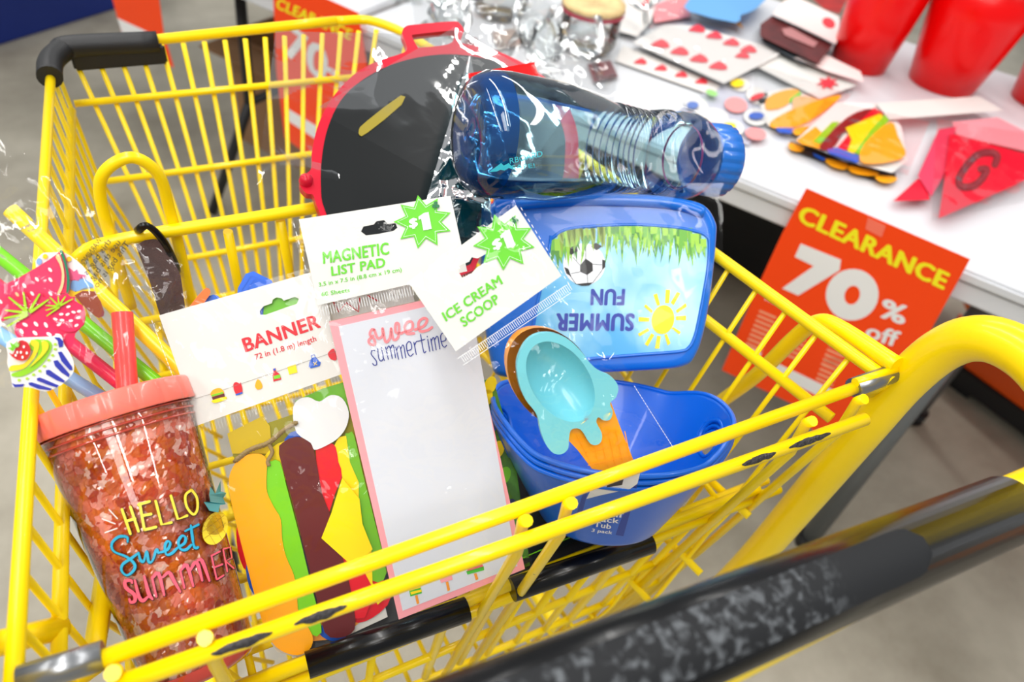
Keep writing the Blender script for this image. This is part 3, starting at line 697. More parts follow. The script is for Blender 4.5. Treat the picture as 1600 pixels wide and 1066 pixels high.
# clear packs, wine glasses and cork coasters at the top
GL = film_mat('clear_cup_plastic', tint=(.93, .95, .95), gloss=1.6, scale=4, strength=.1)
for i, (x, y, r, lab) in enumerate(((905, 38, .055, 'round cork-coloured lid on clear jar, nearer the red rosette pack'), (770, -18, .055, 'round cork-coloured lid on clear jar at the very top edge'))):
    b = Z(x + 10, y + 40, .741); t = thing('clear_jar', lab, 'jar', b)
    lathe('jar_body', [(0, .003), (0, r * .8), (.02, r * .95), (.07, r * .95), (.075, r * .9)], b, Vector((0, 0, 1)), GL, t)
    lathe('lid', [(.075, .002), (.085, .002), (.085, r * .72), (.085, r), (.076, r), (.075, .002)], b, Vector((0, 0, 1)), mat('cork', (226, 198, 140), .6, var=.15, vscale=60), t)
    lathe('lid_band', [(.069, r * 1.01), (.076, r * 1.02)], b, Vector((0, 0, 1)), mat('rose_band', (170, 50, 70), .4), t)
spots = [(690, 20), (730, 75), (790, 60), (850, 100), (640, -20), (820, 120), (940, 110), (880, 20), (1010, 30), (700, 120)]
labs = ['by the handle of the black tray', 'behind the red ring', 'between the two cork lids', 'behind the bottle base', 'at the top edge left of the cork lids', 'low behind the bottle', 'in front of the cork-lidded jar', 'between the jars at the top', 'right of the cork lid', 'peeking behind the black tray']
for (x, y), l in zip(spots, labs):
    b = Z(x, y + 20, .741); ax = Vector((random.uniform(-.5, .5), random.uniform(-.5, .5), 1)).normalized()
    t = thing('clear_cup', 'clear plastic stemmed cup lying ' + l, 'cup', b, 'clear stemmed cups heaped on the table')
    lathe('cup_bowl', [(.045, .004), (.05, .018), (.065, .03), (.10, .034)], b, ax, GL, t, seg=28)
    lathe('cup_stem', [(.002, .028), (.004, .02), (.008, .005), (.045, .004)], b, ax, GL, t, seg=20)
    if random.random() < .6: sheet('paper_tag', TPo(.004), [(x - 22, y - 10), (x + 14, y - 16), (x + 26, y + 10), (x - 12, y + 18)], .001, random.choice([mat('tag_maroon', (120, 60, 64), .5), mat('tag_taupe', (168, 150, 140), .5), mat('tag_grey', (196, 198, 200), .5)]), t)
heap = thing('clear_bag_heap', 'crumpled clear plastic bag draped over the clear cups', 'bag', Z(800, 60, .741))
film('bag', TPo(.05), [(640, -40), (980, -40), (960, 160), (660, 170)], film_mat('table_bag_film', gloss=.22, scale=14, strength=.3), heap, off=.0, amp=.02, nx=50, ny=40, sc=14)

# ================================================================== TUMBLER
cB, cT = D(316, 1040, .425), D(180, 641, .427)
ca = (cT - cB).normalized()
tum = thing('lidded_tumbler', 'coral crushed-ice tumbler with screw lid reading hello sweet summer', 'tumbler', cB)
def gel():
    m = bpy.data.materials.new('crushed_coral_gel'); m.use_nodes = True; nt = m.node_tree; b = nt.nodes['Principled BSDF']; N = nt.nodes.new; L = nt.links.new
    tc = N('ShaderNodeTexCoord'); v = N('ShaderNodeTexVoronoi'); v.inputs['Scale'].default_value = 190; v.inputs['Randomness'].default_value = 1
    nd = N('ShaderNodeTexNoise'); nd.inputs['Scale'].default_value = 120; nd.inputs['Detail'].default_value = 3
    ad = N('ShaderNodeMixRGB'); ad.blend_type = 'ADD'; ad.inputs[0].default_value = .012
    L(tc.outputs['Object'], nd.inputs['Vector']); L(tc.outputs['Object'], ad.inputs[1]); L(nd.outputs['Color'], ad.inputs[2]); L(ad.outputs[0], v.inputs['Vector'])
    r = N('ShaderNodeValToRGB'); e = r.color_ramp.elements; r.color_ramp.interpolation = 'LINEAR'
    e[0].position = 0; e[0].color = srgb((172, 62, 26)); e[1].position = 1; e[1].color = srgb((255, 236, 230))
    for p, c in ((.2, (214, 84, 40)), (.38, (226, 128, 34)), (.5, (204, 112, 52)), (.62, (240, 140, 100)), (.8, (238, 150, 132)), (.93, (252, 200, 188))):
        x = e.new(p); x.color = srgb(c)
    sp = N('ShaderNodeSeparateColor'); L(v.outputs['Color'], sp.inputs[0]); L(sp.outputs[0], r.inputs[0])
    n2 = N('ShaderNodeTexNoise'); n2.inputs['Scale'].default_value = 28; L(tc.outputs['Object'], n2.inputs['Vector'])
    mr = N('ShaderNodeMapRange'); mr.inputs[1].default_value = .35; mr.inputs[2].default_value = .65; mr.inputs[3].default_value = .72; mr.inputs[4].default_value = 1.15; L(n2.outputs[0], mr.inputs[0])
    h = N('ShaderNodeHueSaturation'); L(r.outputs[0], h.inputs['Color']); L(mr.outputs[0], h.inputs['Value']); L(h.outputs[0], b.inputs['Base Color'])
    bu = N('ShaderNodeBump'); bu.inputs['Strength'].default_value = 1; bu.inputs['Distance'].default_value = .003
    L(sp.outputs[1], bu.inputs['Height'])
    nn = N('ShaderNodeNormal')
    L(bu.outputs[0], b.inputs['Normal']); b.inputs['Roughness'].default_value = .12; b.inputs['Specular IOR Level'].default_value = .8
    b.inputs['Transmission Weight'].default_value = .0; b.inputs['Coat Weight'].default_value = .3
    return m
CL = (cT - cB).length; rB, rT = .0300, .0400
# faceted gel chips as real geometry: jittered grid on the cone
V, Fc = [], []; nu, nv = 120, 90; u0 = ca.orthogonal().normalized(); v0 = ca.cross(u0)
rnd = random.Random(3)
for j in range(nv + 1):
    for i in range(nu):
        s = CL * (.015 + .955 * j / nv); a = 2 * math.pi * (i + (rnd.random() - .5) * .8) / nu
        r = rB + (rT - rB) * s / CL - .0012 - rnd.random() ** 2 * .0014
        V.append(cB + ca * (s + (rnd.random() - .5) * .0012) + (u0 * math.cos(a) + v0 * math.sin(a)) * r)
for j in range(nv):
    for i in range(nu):
        a, b, c, d = j * nu + i, j * nu + (i + 1) % nu, (j + 1) * nu + (i + 1) % nu, (j + 1) * nu + i
        Fc += [(a, b, c), (a, c, d)]
Fc.append(tuple(range(nu))[::-1]); pydata('gel_filling', V, Fc, gel(), tum)
CLR = film_mat('clear_tumbler_shell', tint=(1, .93, .9), gloss=1.4, scale=8, strength=.08, rough=.03)
lathe('outer_shell', [(0, .001), (0, rB * .97), (.004, rB + .0006), (CL * .93, rB + (rT - rB) * .93 + .0006), (CL * .95, rT - .0005), (CL * .975, rT + .0003)], cB, ca, CLR, tum, seg=64)
for s in (.90, .925, .95): tube('thread_ring', [cB + ca * CL * s + (u0 * math.cos(t) + v0 * math.sin(t)) * (rB + (rT - rB) * s + .0008) for t in [i * math.pi / 30 for i in range(60)]], .0007, mat('dark_coral_clear', (186, 60, 44), .15, coat=1), tum, closed=True, seg=6)
lathe('base_ring', [(-.002, .001), (-.002, rB * .95), (.001, rB + .001), (.006, rB + .001)], cB, ca, mat('dark_coral_clear', (186, 60, 44), .15, coat=1), tum, seg=64)
CORAL = mat('coral_lid_plastic', (250, 120, 104), .3, coat=.3)
rl = .0432
V, Fc = [], []; n = 180
lp = [(CL * .955, 0), (CL * .955 + .0008, .0006), (CL * .955 + .0125, .0), (CL * .955 + .0140, -.0012), (CL * .955 + .0142, -.004), (CL * .955 + .0125, -.006), (CL * .955 + .0125, -.0415)]
for h, dr in lp:
    for i in range(n):
        a = 2 * math.pi * i / n; g = .0007 if (i % 10) in (0, 1) and dr > -.0005 else 0
        V.append(cB + ca * h + (u0 * math.cos(a) + v0 * math.sin(a)) * (rl + dr - g))
for j in range(len(lp) - 1):
    for i in range(n): Fc.append((j * n + i, j * n + (i + 1) % n, (j + 1) * n + (i + 1) % n, (j + 1) * n + i))
lid = pydata('lid', V, Fc, CORAL, tum, True); lid['label'] = 'coral screw lid with grip notches'
lidtop = cB + ca * (CL * .955 + .0125)
RS = mat('red_straw_plastic', (246, 66, 62), .35, coat=.2)
def hollow(name, a, b, r, m, parent):
    ax = (b - a); L = ax.length
    return lathe(name, [(0, r), (L, r), (L, r * .82), (0, r * .82), (0, r)], a, ax, m, parent, seg=24)
sb = cB + ca * .03
st = D(190, 487, .405)
o = hollow('straw', lidtop + (D(215, 612, .43) - D(190, 612, .43)) , D(191, 489, .432), .0058, RS, tum); o['label'] = 'thick red straw through the lid'
# lettering
K = Cone(cB, cT, rB + .0006, rT + .0006)
c6 = lambda l: zz(l, 150, 730, 3.948)
def art(name, ls, w_, m, curve=5, out=True, ex=1.0):
    if out: strokes(name + '_outline', K, [[(x + .5, y + .6) for x, y in c6(l)] for l in ls], (lambda t, w_=w_: (w_(t) if callable(w_) else w_) + 1.7), BKP, tum, off=.0003, curve=curve)
    strokes(name, K, [c6(l) for l in ls], w_, m, tum, off=.0007, curve=curve)
HY = mat('pale_yellow_print', (252, 222, 70), .4); TQ = mat('turquoise_print', (42, 168, 208), .4); HP = mat('hot_pink_print', (252, 96, 122), .4)
art('word_hello', [[(160, 262), (212, 412)], [(212, 246), (262, 396)], [(184, 335), (240, 318)], [(270, 225), (298, 388)], [(262, 232), (330, 212)], [(285, 300), (340, 290)], [(298, 388), (370, 370)], [(368, 210), (405, 355), (465, 342)], [(462, 178), (505, 322), (562, 300)]], 4.3, HY, 0)
art('letter_o', [[(590, 140), (552, 175), (560, 245), (600, 292), (625, 260), (622, 190), (590, 140)]], 4.0, HY)
art('word_sweet', [[(195, 462), (190, 432), (140, 430), (98, 470), (110, 520), (190, 555), (238, 600), (230, 640), (190, 668), (158, 640), (165, 600), (215, 565), (262, 530)],
                   [(262, 530), (275, 575), (295, 580), (312, 520), (325, 585), (350, 575), (372, 510), (385, 530)],
                   [(385, 530), (440, 510), (458, 470), (440, 458), (425, 490), (435, 540), (470, 530), (500, 500)],
                   [(500, 500), (545, 470), (552, 435), (530, 425), (508, 460), (520, 505), (555, 510), (588, 480)],
                   [(585, 360), (600, 470), (612, 500), (630, 495)], [(550, 395), (632, 355)]], lambda t: 3.0 + 1.6 * abs(math.sin(t * 9)), TQ)
art('word_summer', [[(222, 715), (215, 700), (180, 705), (185, 745), (235, 785), (240, 825), (215, 835), (205, 815)], [(240, 700), (265, 800), (290, 825), (320, 800)], [(298, 675), (325, 780), (348, 815)],
                    [(345, 680), (372, 800)], [(345, 690), (385, 655), (420, 790)], [(412, 680), (450, 650), (480, 700), (520, 770)], [(520, 640), (545, 745)], [(525, 635), (560, 605), (600, 735)], [(580, 640), (620, 585), (655, 700)], [(628, 575), (655, 580), (700, 702)]], lambda t: 3.4 + 2.6 * math.sin(math.pi * min(1, max(0, t))) , HP, 3)
art('word_summer_end', [[(712, 545), (745, 695)], [(712, 548), (765, 520)], [(728, 620), (780, 600)], [(745, 695), (788, 668)], [(785, 510), (810, 645)], [(788, 505), (828, 495), (838, 560), (800, 580), (850, 625)]], 2.8, HP, 0)
for l in ([(80, 262), (132, 318)], [(38, 320), (118, 350)], [(55, 405), (130, 378)]): strokes('white_dash', K, [c6(l)], 1.8, WP, tum, off=.0007, curve=0)
sheet('pineapple_fruit', K, c6(ell(735, 378, 74, 106, 22)), .0003, mat('pineapple_yellow', (250, 226, 56), .4), tum, off=.0008)
strokes('pineapple_lines', K, [c6(l) for l in ([(690, 300), (780, 450)], [(660, 350), (735, 475)], [(725, 285), (800, 410)], [(655, 400), (790, 300)], [(670, 440), (800, 345)], [(665, 345), (735, 285)])], .6, mat('ochre_line', (170, 130, 30), .5), tum, off=.0014, curve=0)
sheet('pineapple_crown', K, c6([(700, 270), (665, 215), (705, 215), (698, 170), (705, 120), (735, 165), (768, 85), (770, 150), (805, 160), (785, 190), (800, 230), (765, 235), (755, 280)]), .0003, mat('teal_leaf', (46, 160, 172), .4), tum, off=.001)

# ================================================================== STRAWS WITH TOPPERS
z4 = lambda l: zz(l, 0, 380, 4.1)
SP = Pl(D(100, 470, .392), n=(CAM - D(100, 470, .4)) + Vector((.02, 0, 0)))
def Pso(h): return lambda x, y, o=0: SP(x, y, o + h)
def straw(lab, c, a, b, da, db, r=.0043):
    t = thing('topper_straw', lab, 'straw', D(b[0], b[1], db))
    hollow('straw_tube', D(b[0], b[1], db), D(a[0], a[1], da), r, c, t); return t
GS = mat('lime_straw', (120, 216, 24), .3, coat=.2); PS = mat('raspberry_straw', (240, 36, 92), .3, coat=.2); BS = mat('pale_blue_straw', (140, 190, 236), .3, coat=.2); YS = mat('lemon_straw', (255, 218, 20), .3, coat=.2)
yst = straw('yellow straw with a melting ice cream topper, topmost in the bag', YS, (16, 328), (288, 580), .43, .455, .0046)
gst = straw('green straw behind the watermelon slice topper', GS, (-30, 375), (262, 612), .43, .452)
pst = straw('raspberry straw carrying the strawberry pair topper', PS, (-20, 435), (212, 618), .42, .452)
bst = straw('pale blue straw carrying the cupcake topper', BS, (-30, 505), (178, 634), .418, .452)
WMR = mat('watermelon_rubber', (244, 50, 98), .4); CREAM = mat('cream_rubber', (255, 208, 150), .4); DG = mat('rind_green', (12, 128, 92), .4); SW = mat('white_rubber', (248, 246, 244), .4)
STR = mat('strawberry_rubber', (240, 34, 92), .38); LIME = mat('lime_rubber', (178, 222, 20), .4); DL = mat('dark_leaf_line', (110, 130, 20), .5)
def top(t, pts, h0, th, m, nm, cv=4): return sheet(nm, Pso(0), z4(pts), th, m, t, off=h0, curve=cv)
# ice cream
h = .000
ic = top(yst, [(228, 135), (240, 100), (275, 66), (330, 62), (400, 62), (450, 85), (520, 140), (565, 200), (600, 270), (604, 300), (640, 390), (664, 445), (640, 474), (610, 468), (480, 345), (380, 330), (260, 240)], h, .003, SW, 'topper', 3)
top(yst, [(475, 335), (600, 310), (664, 445), (640, 474), (605, 466)], h + .003, .0012, mat('waffle_brown', (150, 70, 44), .4), 'cone', 2)
top(yst, [(440, 160), (470, 185), (490, 170), (500, 200), (545, 205), (540, 225), (490, 240), (450, 240), (430, 210)], h + .003, .001, mat('rose_rubber', (238, 96, 142), .4), 'pink_scoop', 2)
top(yst, [(455, 250), (480, 235), (500, 250), (515, 215), (550, 240), (590, 265), (590, 290), (540, 300), (490, 310), (450, 300)], h + .003, .001, mat('sky_rubber', (130, 180, 232), .4), 'blue_scoop', 2)
top(yst, [(440, 320), (455, 295), (480, 315), (520, 295), (570, 280), (598, 295), (595, 312), (480, 345), (440, 335)], h + .003, .001, YS, 'yellow_scoop', 2)
for c in ((288, 88), (440, 105)): sheet('sprinkle', Pso(0), z4(ell(c[0], c[1], 16, 16)), .001, YS, yst, off=h + .003)
sheet('sprinkle', Pso(0), z4(ell(250, 120, 18, 22)), .001, mat('sky_rubber', (130, 180, 232), .4), yst, off=h + .003)
# watermelon
h = .004
top(gst, [(-40, 320), (100, 235), (250, 150), (355, 80), (385, 50), (405, 62), (425, 130), (442, 220), (438, 290), (418, 322), (385, 325), (200, 400), (0, 470), (-40, 470)], h, .003, WMR, 'topper', 2)
top(gst, [(352, 95), (372, 75), (395, 130), (408, 210), (400, 280), (378, 328), (362, 325), (385, 270), (392, 200), (378, 140)], h + .003, .001, CREAM, 'rind_inner', 2)
top(gst, [(378, 58), (395, 55), (420, 130), (440, 220), (436, 300), (420, 320), (424, 230), (405, 130)], h + .003, .0012, DG, 'rind_outer', 2)
for x, y in ((318, 175), (235, 235), (320, 238), (155, 275), (110, 330), (320, 325), (205, 325), (5, 375)): sheet('seed', Pso(0), z4(ell(x, y, 9, 17, -40, 12)), .0008, SW if x != 110 else CREAM, gst, off=h + .003)
# strawberries
h = .008
top(pst, [(95, 530), (130, 460), (20, 500), (5, 470), (40, 450), (22, 405), (90, 405), (40, 345), (60, 330), (130, 370), (135, 310), (160, 305), (190, 370), (230, 315), (265, 320), (275, 350), (330, 340), (350, 325), (380, 335), (420, 322), (445, 345), (475, 345), (470, 370), (520, 400), (538, 450), (530, 520), (475, 575), (465, 640), (430, 672), (380, 660), (200, 640), (110, 600)], h, .003, STR, 'topper', 2)
leaf = [[(170, 440), (60, 350)], [(165, 430), (150, 320)], [(190, 430), (250, 330)], [(195, 440), (305, 365)], [(160, 445), (40, 430)], [(165, 455), (30, 480)], [(170, 460), (50, 530)]]
strokes('leaf_edge', Pso(0), [z4(l) for l in leaf], lambda t: 5.2 - 2.2 * t, DL, pst, off=h + .003, th=.0008, curve=0)
strokes('leaves', Pso(0), [z4(l) for l in leaf], lambda t: 4.6 - 2.4 * t, LIME, pst, off=h + .0035, th=.0012, curve=0)
top(pst, [(325, 420), (370, 380), (440, 370), (510, 400), (532, 460), (520, 520), (470, 560), (410, 560), (350, 525), (325, 480)], h + .003, .0018, STR, 'berry', 3)
leaf = [[(365, 400), (315, 350)], [(370, 395), (365, 345)], [(375, 395), (410, 345)], [(380, 400), (455, 360)], [(365, 405), (290, 400)], [(370, 412), (295, 465)], [(365, 408), (290, 430)]]
strokes('leaf_edge', Pso(0), [z4(l) for l in leaf], lambda t: 3.4 - 1.4 * t, DL, pst, off=h + .005, th=.0008, curve=0)
strokes('leaves', Pso(0), [z4(l) for l in leaf], lambda t: 3.0 - 1.6 * t, LIME, pst, off=h + .0055, th=.001, curve=0)
for x, y in ((430, 408), (385, 455), (425, 455), (462, 442), (496, 436), (348, 485), (390, 492), (445, 495), (492, 476), (370, 520), (480, 524)): sheet('seed', Pso(0), z4(ell(x, y, 8, 14, 60 + x % 60, 12)), .0008, SW, pst, off=h + .0048)
for x, y in ((160, 520), (228, 516), (290, 522), (138, 562), (222, 572), (310, 580)): sheet('seed', Pso(0), z4(ell(x, y, 10, 19, -70 + x % 50, 12)), .0008, SW, pst, off=h + .003)
# cupcake
h = .0125
top(bst, [(44, 655), (55, 625), (100, 605), (180, 598), (330, 592), (350, 575), (385, 585), (402, 640), (440, 700), (462, 760), (455, 820), (400, 880), (340, 915), (280, 932), (180, 905), (90, 908), (78, 880), (68, 820), (50, 760), (52, 700)], h, .0035, SW, 'topper', 3)
top(bst, [(195, 620), (250, 608), (310, 618), (325, 660), (290, 730), (230, 790), (150, 835), (90, 840), (78, 822), (160, 790), (215, 740), (240, 690), (190, 670)], h + .0035, .001, mat('lime_icing', (150, 216, 20), .4), 'icing', 3)
top(bst, [(80, 770), (60, 790), (72, 805), (150, 790), (200, 745), (235, 690), (245, 630), (200, 612), (195, 640), (215, 660), (200, 705), (150, 760)], h + .004, .001, mat('yellow_icing', (250, 222, 20), .4), 'icing', 3)
top(bst, [(262, 620), (300, 630), (300, 670), (250, 730), (190, 780), (230, 730), (265, 680)], h + .0048, .0008, mat('yellow_icing', (250, 222, 20), .4), 'icing', 3)
top(bst, [(62, 690), (85, 700), (110, 640), (130, 615), (165, 622), (190, 655), (190, 700), (165, 735), (120, 738), (80, 715)], h + .005, .0015, mat('berry_red', (214, 20, 32), .4), 'berry', 3)
top(bst, [(52, 660), (75, 655), (65, 625), (90, 640), (110, 615), (115, 640), (128, 622), (120, 655), (100, 660), (85, 682)], h + .0065, .001, LG_, 'berry_leaf', 0)
for x, y in ((152, 654), (112, 688), (134, 688), (170, 692), (102, 706), (144, 718)): sheet('seed', Pso(0), z4(ell(x, y, 7, 9, 0, 10)), .0006, SW, bst, off=h + .0066)
NB = mat('cobalt_stripe', (36, 46, 170), .4)
for q in ([(340, 597), (372, 598), (396, 622), (392, 655), (370, 660), (362, 620)], [(362, 688), (385, 685), (450, 780), (452, 800), (435, 800), (385, 745)], [(335, 742), (360, 738), (435, 825), (430, 845), (385, 815), (345, 775)], [(288, 800), (310, 798), (405, 865), (400, 878), (360, 865), (290, 825)], [(232, 850), (252, 845), (368, 895), (355, 908), (300, 890), (235, 865)], [(180, 878), (200, 875), (325, 915), (315, 925), (240, 915), (185, 892)], [(78, 880), (100, 888), (155, 885), (145, 902), (95, 905)]):
    sheet('wrapper_stripe', Pso(0), z4(q), .0008, NB, bst, off=h + .0035)
for x, y in ((346, 640), (346, 670), (330, 708), (306, 738), (278, 775), (250, 805), (212, 828), (172, 852), (122, 862)): sheet('pearl', Pso(0), z4(ell(x, y, 10, 8, 0, 12)), .001, LIME, bst, off=h + .0035)
# their bag
bag = thing('straw_bag', 'clear plastic bag around the topper straws, printed with a mirrored warning', 'bag', D(60, 560, .42))
BP = Pl(D(120, 420, .372), n=(CAM - D(120, 420, .38)))
film('bag_film', BP, [(-40, 175), (270, 435), (245, 690), (-40, 600)], film_mat('bright_crinkle_film', gloss=.8, scale=18, strength=.45), bag, off=.001, amp=.008, nx=60, ny=60, sc=32)
tx = mat('bag_print', (30, 30, 24), .5)
for i, s in enumerate(('WARNING:', 'this bag is', 'use this bag', 'This bag is no')):
    # mirrored lines running down-left, seen from the back of the film
    x0, y0 = 160 + i * 14, 382 + i * 2
    ln = (.55, .75, .85, 1.0)[i]
    text('warning_text', s, BP, (x0, y0 - 6), (x0 - 50 * ln, y0 + 62 * ln), (-8, -6), tx, bag, bold=.0, off=.006, mirror=False)

# ================================================================== BANNER PACK
BPn = Pl(D(253, 493, .437), a=D(535, 583, .458), b=D(330, 1010, .452))
ban = thing('banner_pack', 'party banner pack with white header card and folded hamburger pieces', 'banner pack', D(440, 1020, .49))
def Po(h): return lambda x, y, o=0: BPn(x, y, o + h)
c5 = lambda l: zz(l, 220, 420, 3.552)
b6 = lambda l: zz(l, 330, 620, 2.538)
slot = c5([(668, 235), (690, 208), (735, 192), (740, 172), (762, 158), (790, 165), (800, 178), (860, 156), (882, 168), (872, 195), (820, 212), (700, 255), (672, 255)])
sheet('header_card', BPn, c5([(118, 258), (1000, 8), (1118, 580), (330, 860)]), .0006, WHITE, ban, off=.0058, holes=[slot])
H1 = lambda x, y, o=0: BPn(x, y, o + .0064)
text('heading', 'BANNER', H1, c5([(594, 457)])[0], c5([(1002, 322)])[0], (-6.5, -21), REDP, ban, bold=.03)
text('size_line', '72 in (1.8 m) length', H1, c5([(648, 500)])[0], c5([(980, 398)])[0], (-2.3, -8.5), REDP, ban, bold=.012)
strokes('string_line', H1, [c5([(315, 714), (420, 682)]), c5([(470, 665), (1085, 455)])], .6, mat('grey_line', (150, 145, 140), .5), ban, off=.0003, curve=0)
pc = lambda nm, pts, m, o=.0004, cv=3: sheet(nm, H1, c5(pts), .0002, m, ban, off=o, curve=cv)
pc('burger_icon', [(400, 690), (415, 665), (450, 655), (472, 672), (470, 690), (420, 705)], OY); pc('burger_icon', [(408, 705), (475, 685), (480, 705), (415, 722)], BR, .0006, 0); pc('burger_icon', [(410, 722), (482, 702), (484, 718), (430, 736), (412, 732)], CH, .0007); pc('burger_icon', [(405, 692), (470, 675), (472, 684), (410, 702)], LG_, .0008, 0)
pc('mitt_icon', [(524, 640), (540, 622), (560, 632), (566, 625), (576, 680), (540, 692)], REDP, cv=2); pc('mitt_icon', [(538, 688), (575, 676), (576, 686), (540, 696)], BL, .0006, 0)
pc('drumstick_icon', [(648, 655), (644, 640), (655, 610), (668, 612), (682, 635), (682, 655), (660, 664)], OY)
pc('bottle_icon', [(740, 585), (745, 570), (742, 550), (756, 546), (760, 565), (780, 580), (788, 608), (745, 620)], REDP, cv=0); pc('bottle_icon', [(745, 590), (780, 580), (784, 598), (748, 608)], LG_, .0006, 0); pc('bottle_icon', [(744, 550), (755, 546), (757, 558), (746, 562)], BL, .0007, 0)
pc('mug_icon', [(820, 540), (866, 525), (876, 570), (830, 582)], CH, cv=0); pc('mug_icon', [(816, 535), (840, 512), (880, 515), (868, 530), (820, 545)], GREYC, .0003)
pc('apron_icon', [(945, 505), (955, 490), (975, 485), (995, 510), (1003, 515), (998, 535), (950, 548), (938, 540), (940, 520)], BL, cv=0); strokes('apron_icon', H1, [c5([(953, 490), (952, 478), (968, 474), (972, 486)])], .9, BL, ban, off=.0004); strokes('apron_icon', H1, [c5([(962, 515), (984, 528)]), c5([(982, 510), (966, 532)])], .8, CH, ban, off=.0007, curve=0)
pc('pot_icon', [(1045, 460), (1075, 440), (1090, 500), (1062, 500), (1045, 480)], REDP)
# folded banner pieces
sheet('green_piece', BPn, c5([(640, 130), (900, 60), (940, 230), (700, 300)]), .0004, mat('slot_green', (110, 190, 30), .45), ban, off=.003)
sheet('blue_piece', BPn, c5([(640, 190), (690, 180), (680, 290), (640, 290)]), .0004, BL, ban, off=.0038)
def bp(nm, pts, m, o, cv=3, th=.0006): return sheet(nm, BPn, b6(pts), th, m, ban, off=o, curve=cv)
GB = mat('pennant_green', (112, 186, 24), .45)
bp('green_piece', [(80, 240), (100, 150), (480, 20), (540, -20), (600, 60), (620, 250), (700, 700), (600, 850)], mat('olive_card', (152, 144, 20), .5), -.0045, 0)
bp('green_pennant', [(330, 20), (440, -30), (540, -60), (560, 60), (490, 95), (400, 70)], GB, -.0035, 0)
bp('yellow_piece', [(60, 150), (200, 80), (230, 120), (240, 230), (80, 230)], mat('mustard_card', (206, 176, 10), .5), -.0035, 0)
bp('red_piece', [(100, 520), (105, 620), (135, 690), (140, 560)], CR, -.002, 3); bp('blue_piece', [(135, 660), (150, 760), (190, 800), (180, 700)], BL, -.0022, 3)
bp('blue_piece', [(290, 170), (340, 135), (360, 200), (300, 240)], BL, -.0018, 2); bp('yellow_piece', [(200, 260), (260, 190), (330, 190), (300, 330), (230, 330)], CH, -.0025, 3)
bp('white_piece', [(235, 985), (260, 1020), (340, 1042), (420, 1010), (700, 880), (680, 800), (400, 900)], WHITE, -.003, 0)
bp('orange_piece', [(360, 1000), (400, 900), (560, 900), (625, 838), (600, 890), (510, 965), (430, 1000)], mat('light_orange_card', (250, 160, 60), .45), -.0022, 0)
bp('red_piece', [(520, 800), (640, 700), (712, 800), (640, 880), (560, 895)], CR, -.0018, 3); bp('blue_piece', [(420, 925), (440, 910), (500, 945), (540, 935), (525, 965), (480, 972), (440, 955)], BL, -.0014, 2)
bp('green_bun_edge', [(530, 160), (545, 146), (566, 152), (600, 300), (650, 500), (695, 700), (640, 730), (600, 600), (580, 400), (545, 280)], GB, -.001, 3)
bp('cheese_piece', [(488, 195), (505, 160), (535, 155), (550, 260), (585, 340), (585, 480), (635, 600), (640, 740), (690, 800), (660, 825), (600, 700), (520, 320)], CH, -.0004, 0)
bp('tomato_piece', [(414, 205), (430, 184), (470, 182), (494, 200), (505, 260), (518, 320), (468, 460), (510, 610), (610, 700), (640, 800), (560, 880), (440, 420)], CR, .0002, 2)
bp('patty_piece', [(270, 225), (285, 180), (340, 157), (395, 180), (415, 240), (440, 380), (475, 470), (500, 570), (540, 700), (572, 880), (555, 935), (500, 952), (450, 930), (420, 800), (370, 600), (320, 400)], BR, .0012, 2)
bp('cheese_fold', [(520, 318), (588, 400), (600, 500), (640, 600), (600, 640), (545, 652), (438, 556), (478, 455)], CH, .0022, 0)
bp('lettuce_piece', [(222, 268), (240, 253), (275, 255), (300, 350), (345, 520), (388, 700), (437, 900), (430, 935), (404, 938), (345, 850), (300, 650), (250, 480), (224, 380)], LG_, .002, 2)
bp('bun_piece', [(74, 340), (90, 275), (130, 232), (190, 222), (222, 245), (222, 320), (225, 375), (250, 430), (278, 480), (284, 560), (300, 630), (330, 700), (342, 780), (350, 850), (385, 905), (406, 950), (390, 995), (345, 1015), (290, 1002), (245, 965), (205, 880), (150, 680), (95, 460)], OY, .003, 3)
bp('heart_top', [(325, 60), (340, 15), (385, 0), (430, 18), (475, -8), (520, 5), (546, 60), (535, 120), (500, 165), (450, 195), (410, 208), (395, 180), (340, 140)], GREYC, .0016, 3)
tw = mat('jute_twine', (150, 128, 86), .9, bump=.6, bscale=900)
for k in range(3):
    pts = [BPn(*b6([p])[0], .004) for p in ((100, 250), (160, 205), (230, 180), (290, 130), (340, 100))]
    tube('twine', [p + Vector((math.sin(i * 1.9 + k * 2.1) * .0007, 0, math.cos(i * 1.9 + k * 2.1) * .0012)) for i, p in enumerate(catmull(pts, 6))], .0011, tw, ban, seg=8)
tube('twine', [BPn(*b6([p])[0], .0035) for p in ((230, 180), (245, 215), (228, 250), (232, 270))], .0012, tw, ban, smooth_n=4)
bgq = [(243, 490), (548, 400), (625, 962), (405, 1040)]
film('bag_film', BPn, bgq, FILM, ban, off=.0085, amp=.0025, nx=60, ny=80, sc=34, seed=3)
SEAM = mat('white_heat_seal', (235, 238, 240), .2)
for i in range(46):
    t_ = i / 45; x, y = 318 + 210 * t_, 664 - 78 * t_ 
    strokes('seal_rib', BPn, [[(x, y), (x + 3, y + 11)]], .7, film_mat('seal_film', gloss=2, scale=9, milky=.25), ban, off=.0095, curve=0) if i % 1 == 0 and i < 46 else None
for i in range(26):
    t_ = i / 26; x, y = 246 + 62 * t_, 500 + 165 * t_; strokes('perforation', BPn, [[(x, y), (x + 1.6, y + 4)]], .9, SEAM, ban, off=.0112, curve=0)
for i in range(34):
    t_ = i / 34; x, y = 302 + 88 * t_, 625 + 320 * t_; strokes('perforation', BPn, [[(x, y), (x + 1.4, y + 5)]], .8, SEAM, ban, off=.0112, curve=0)

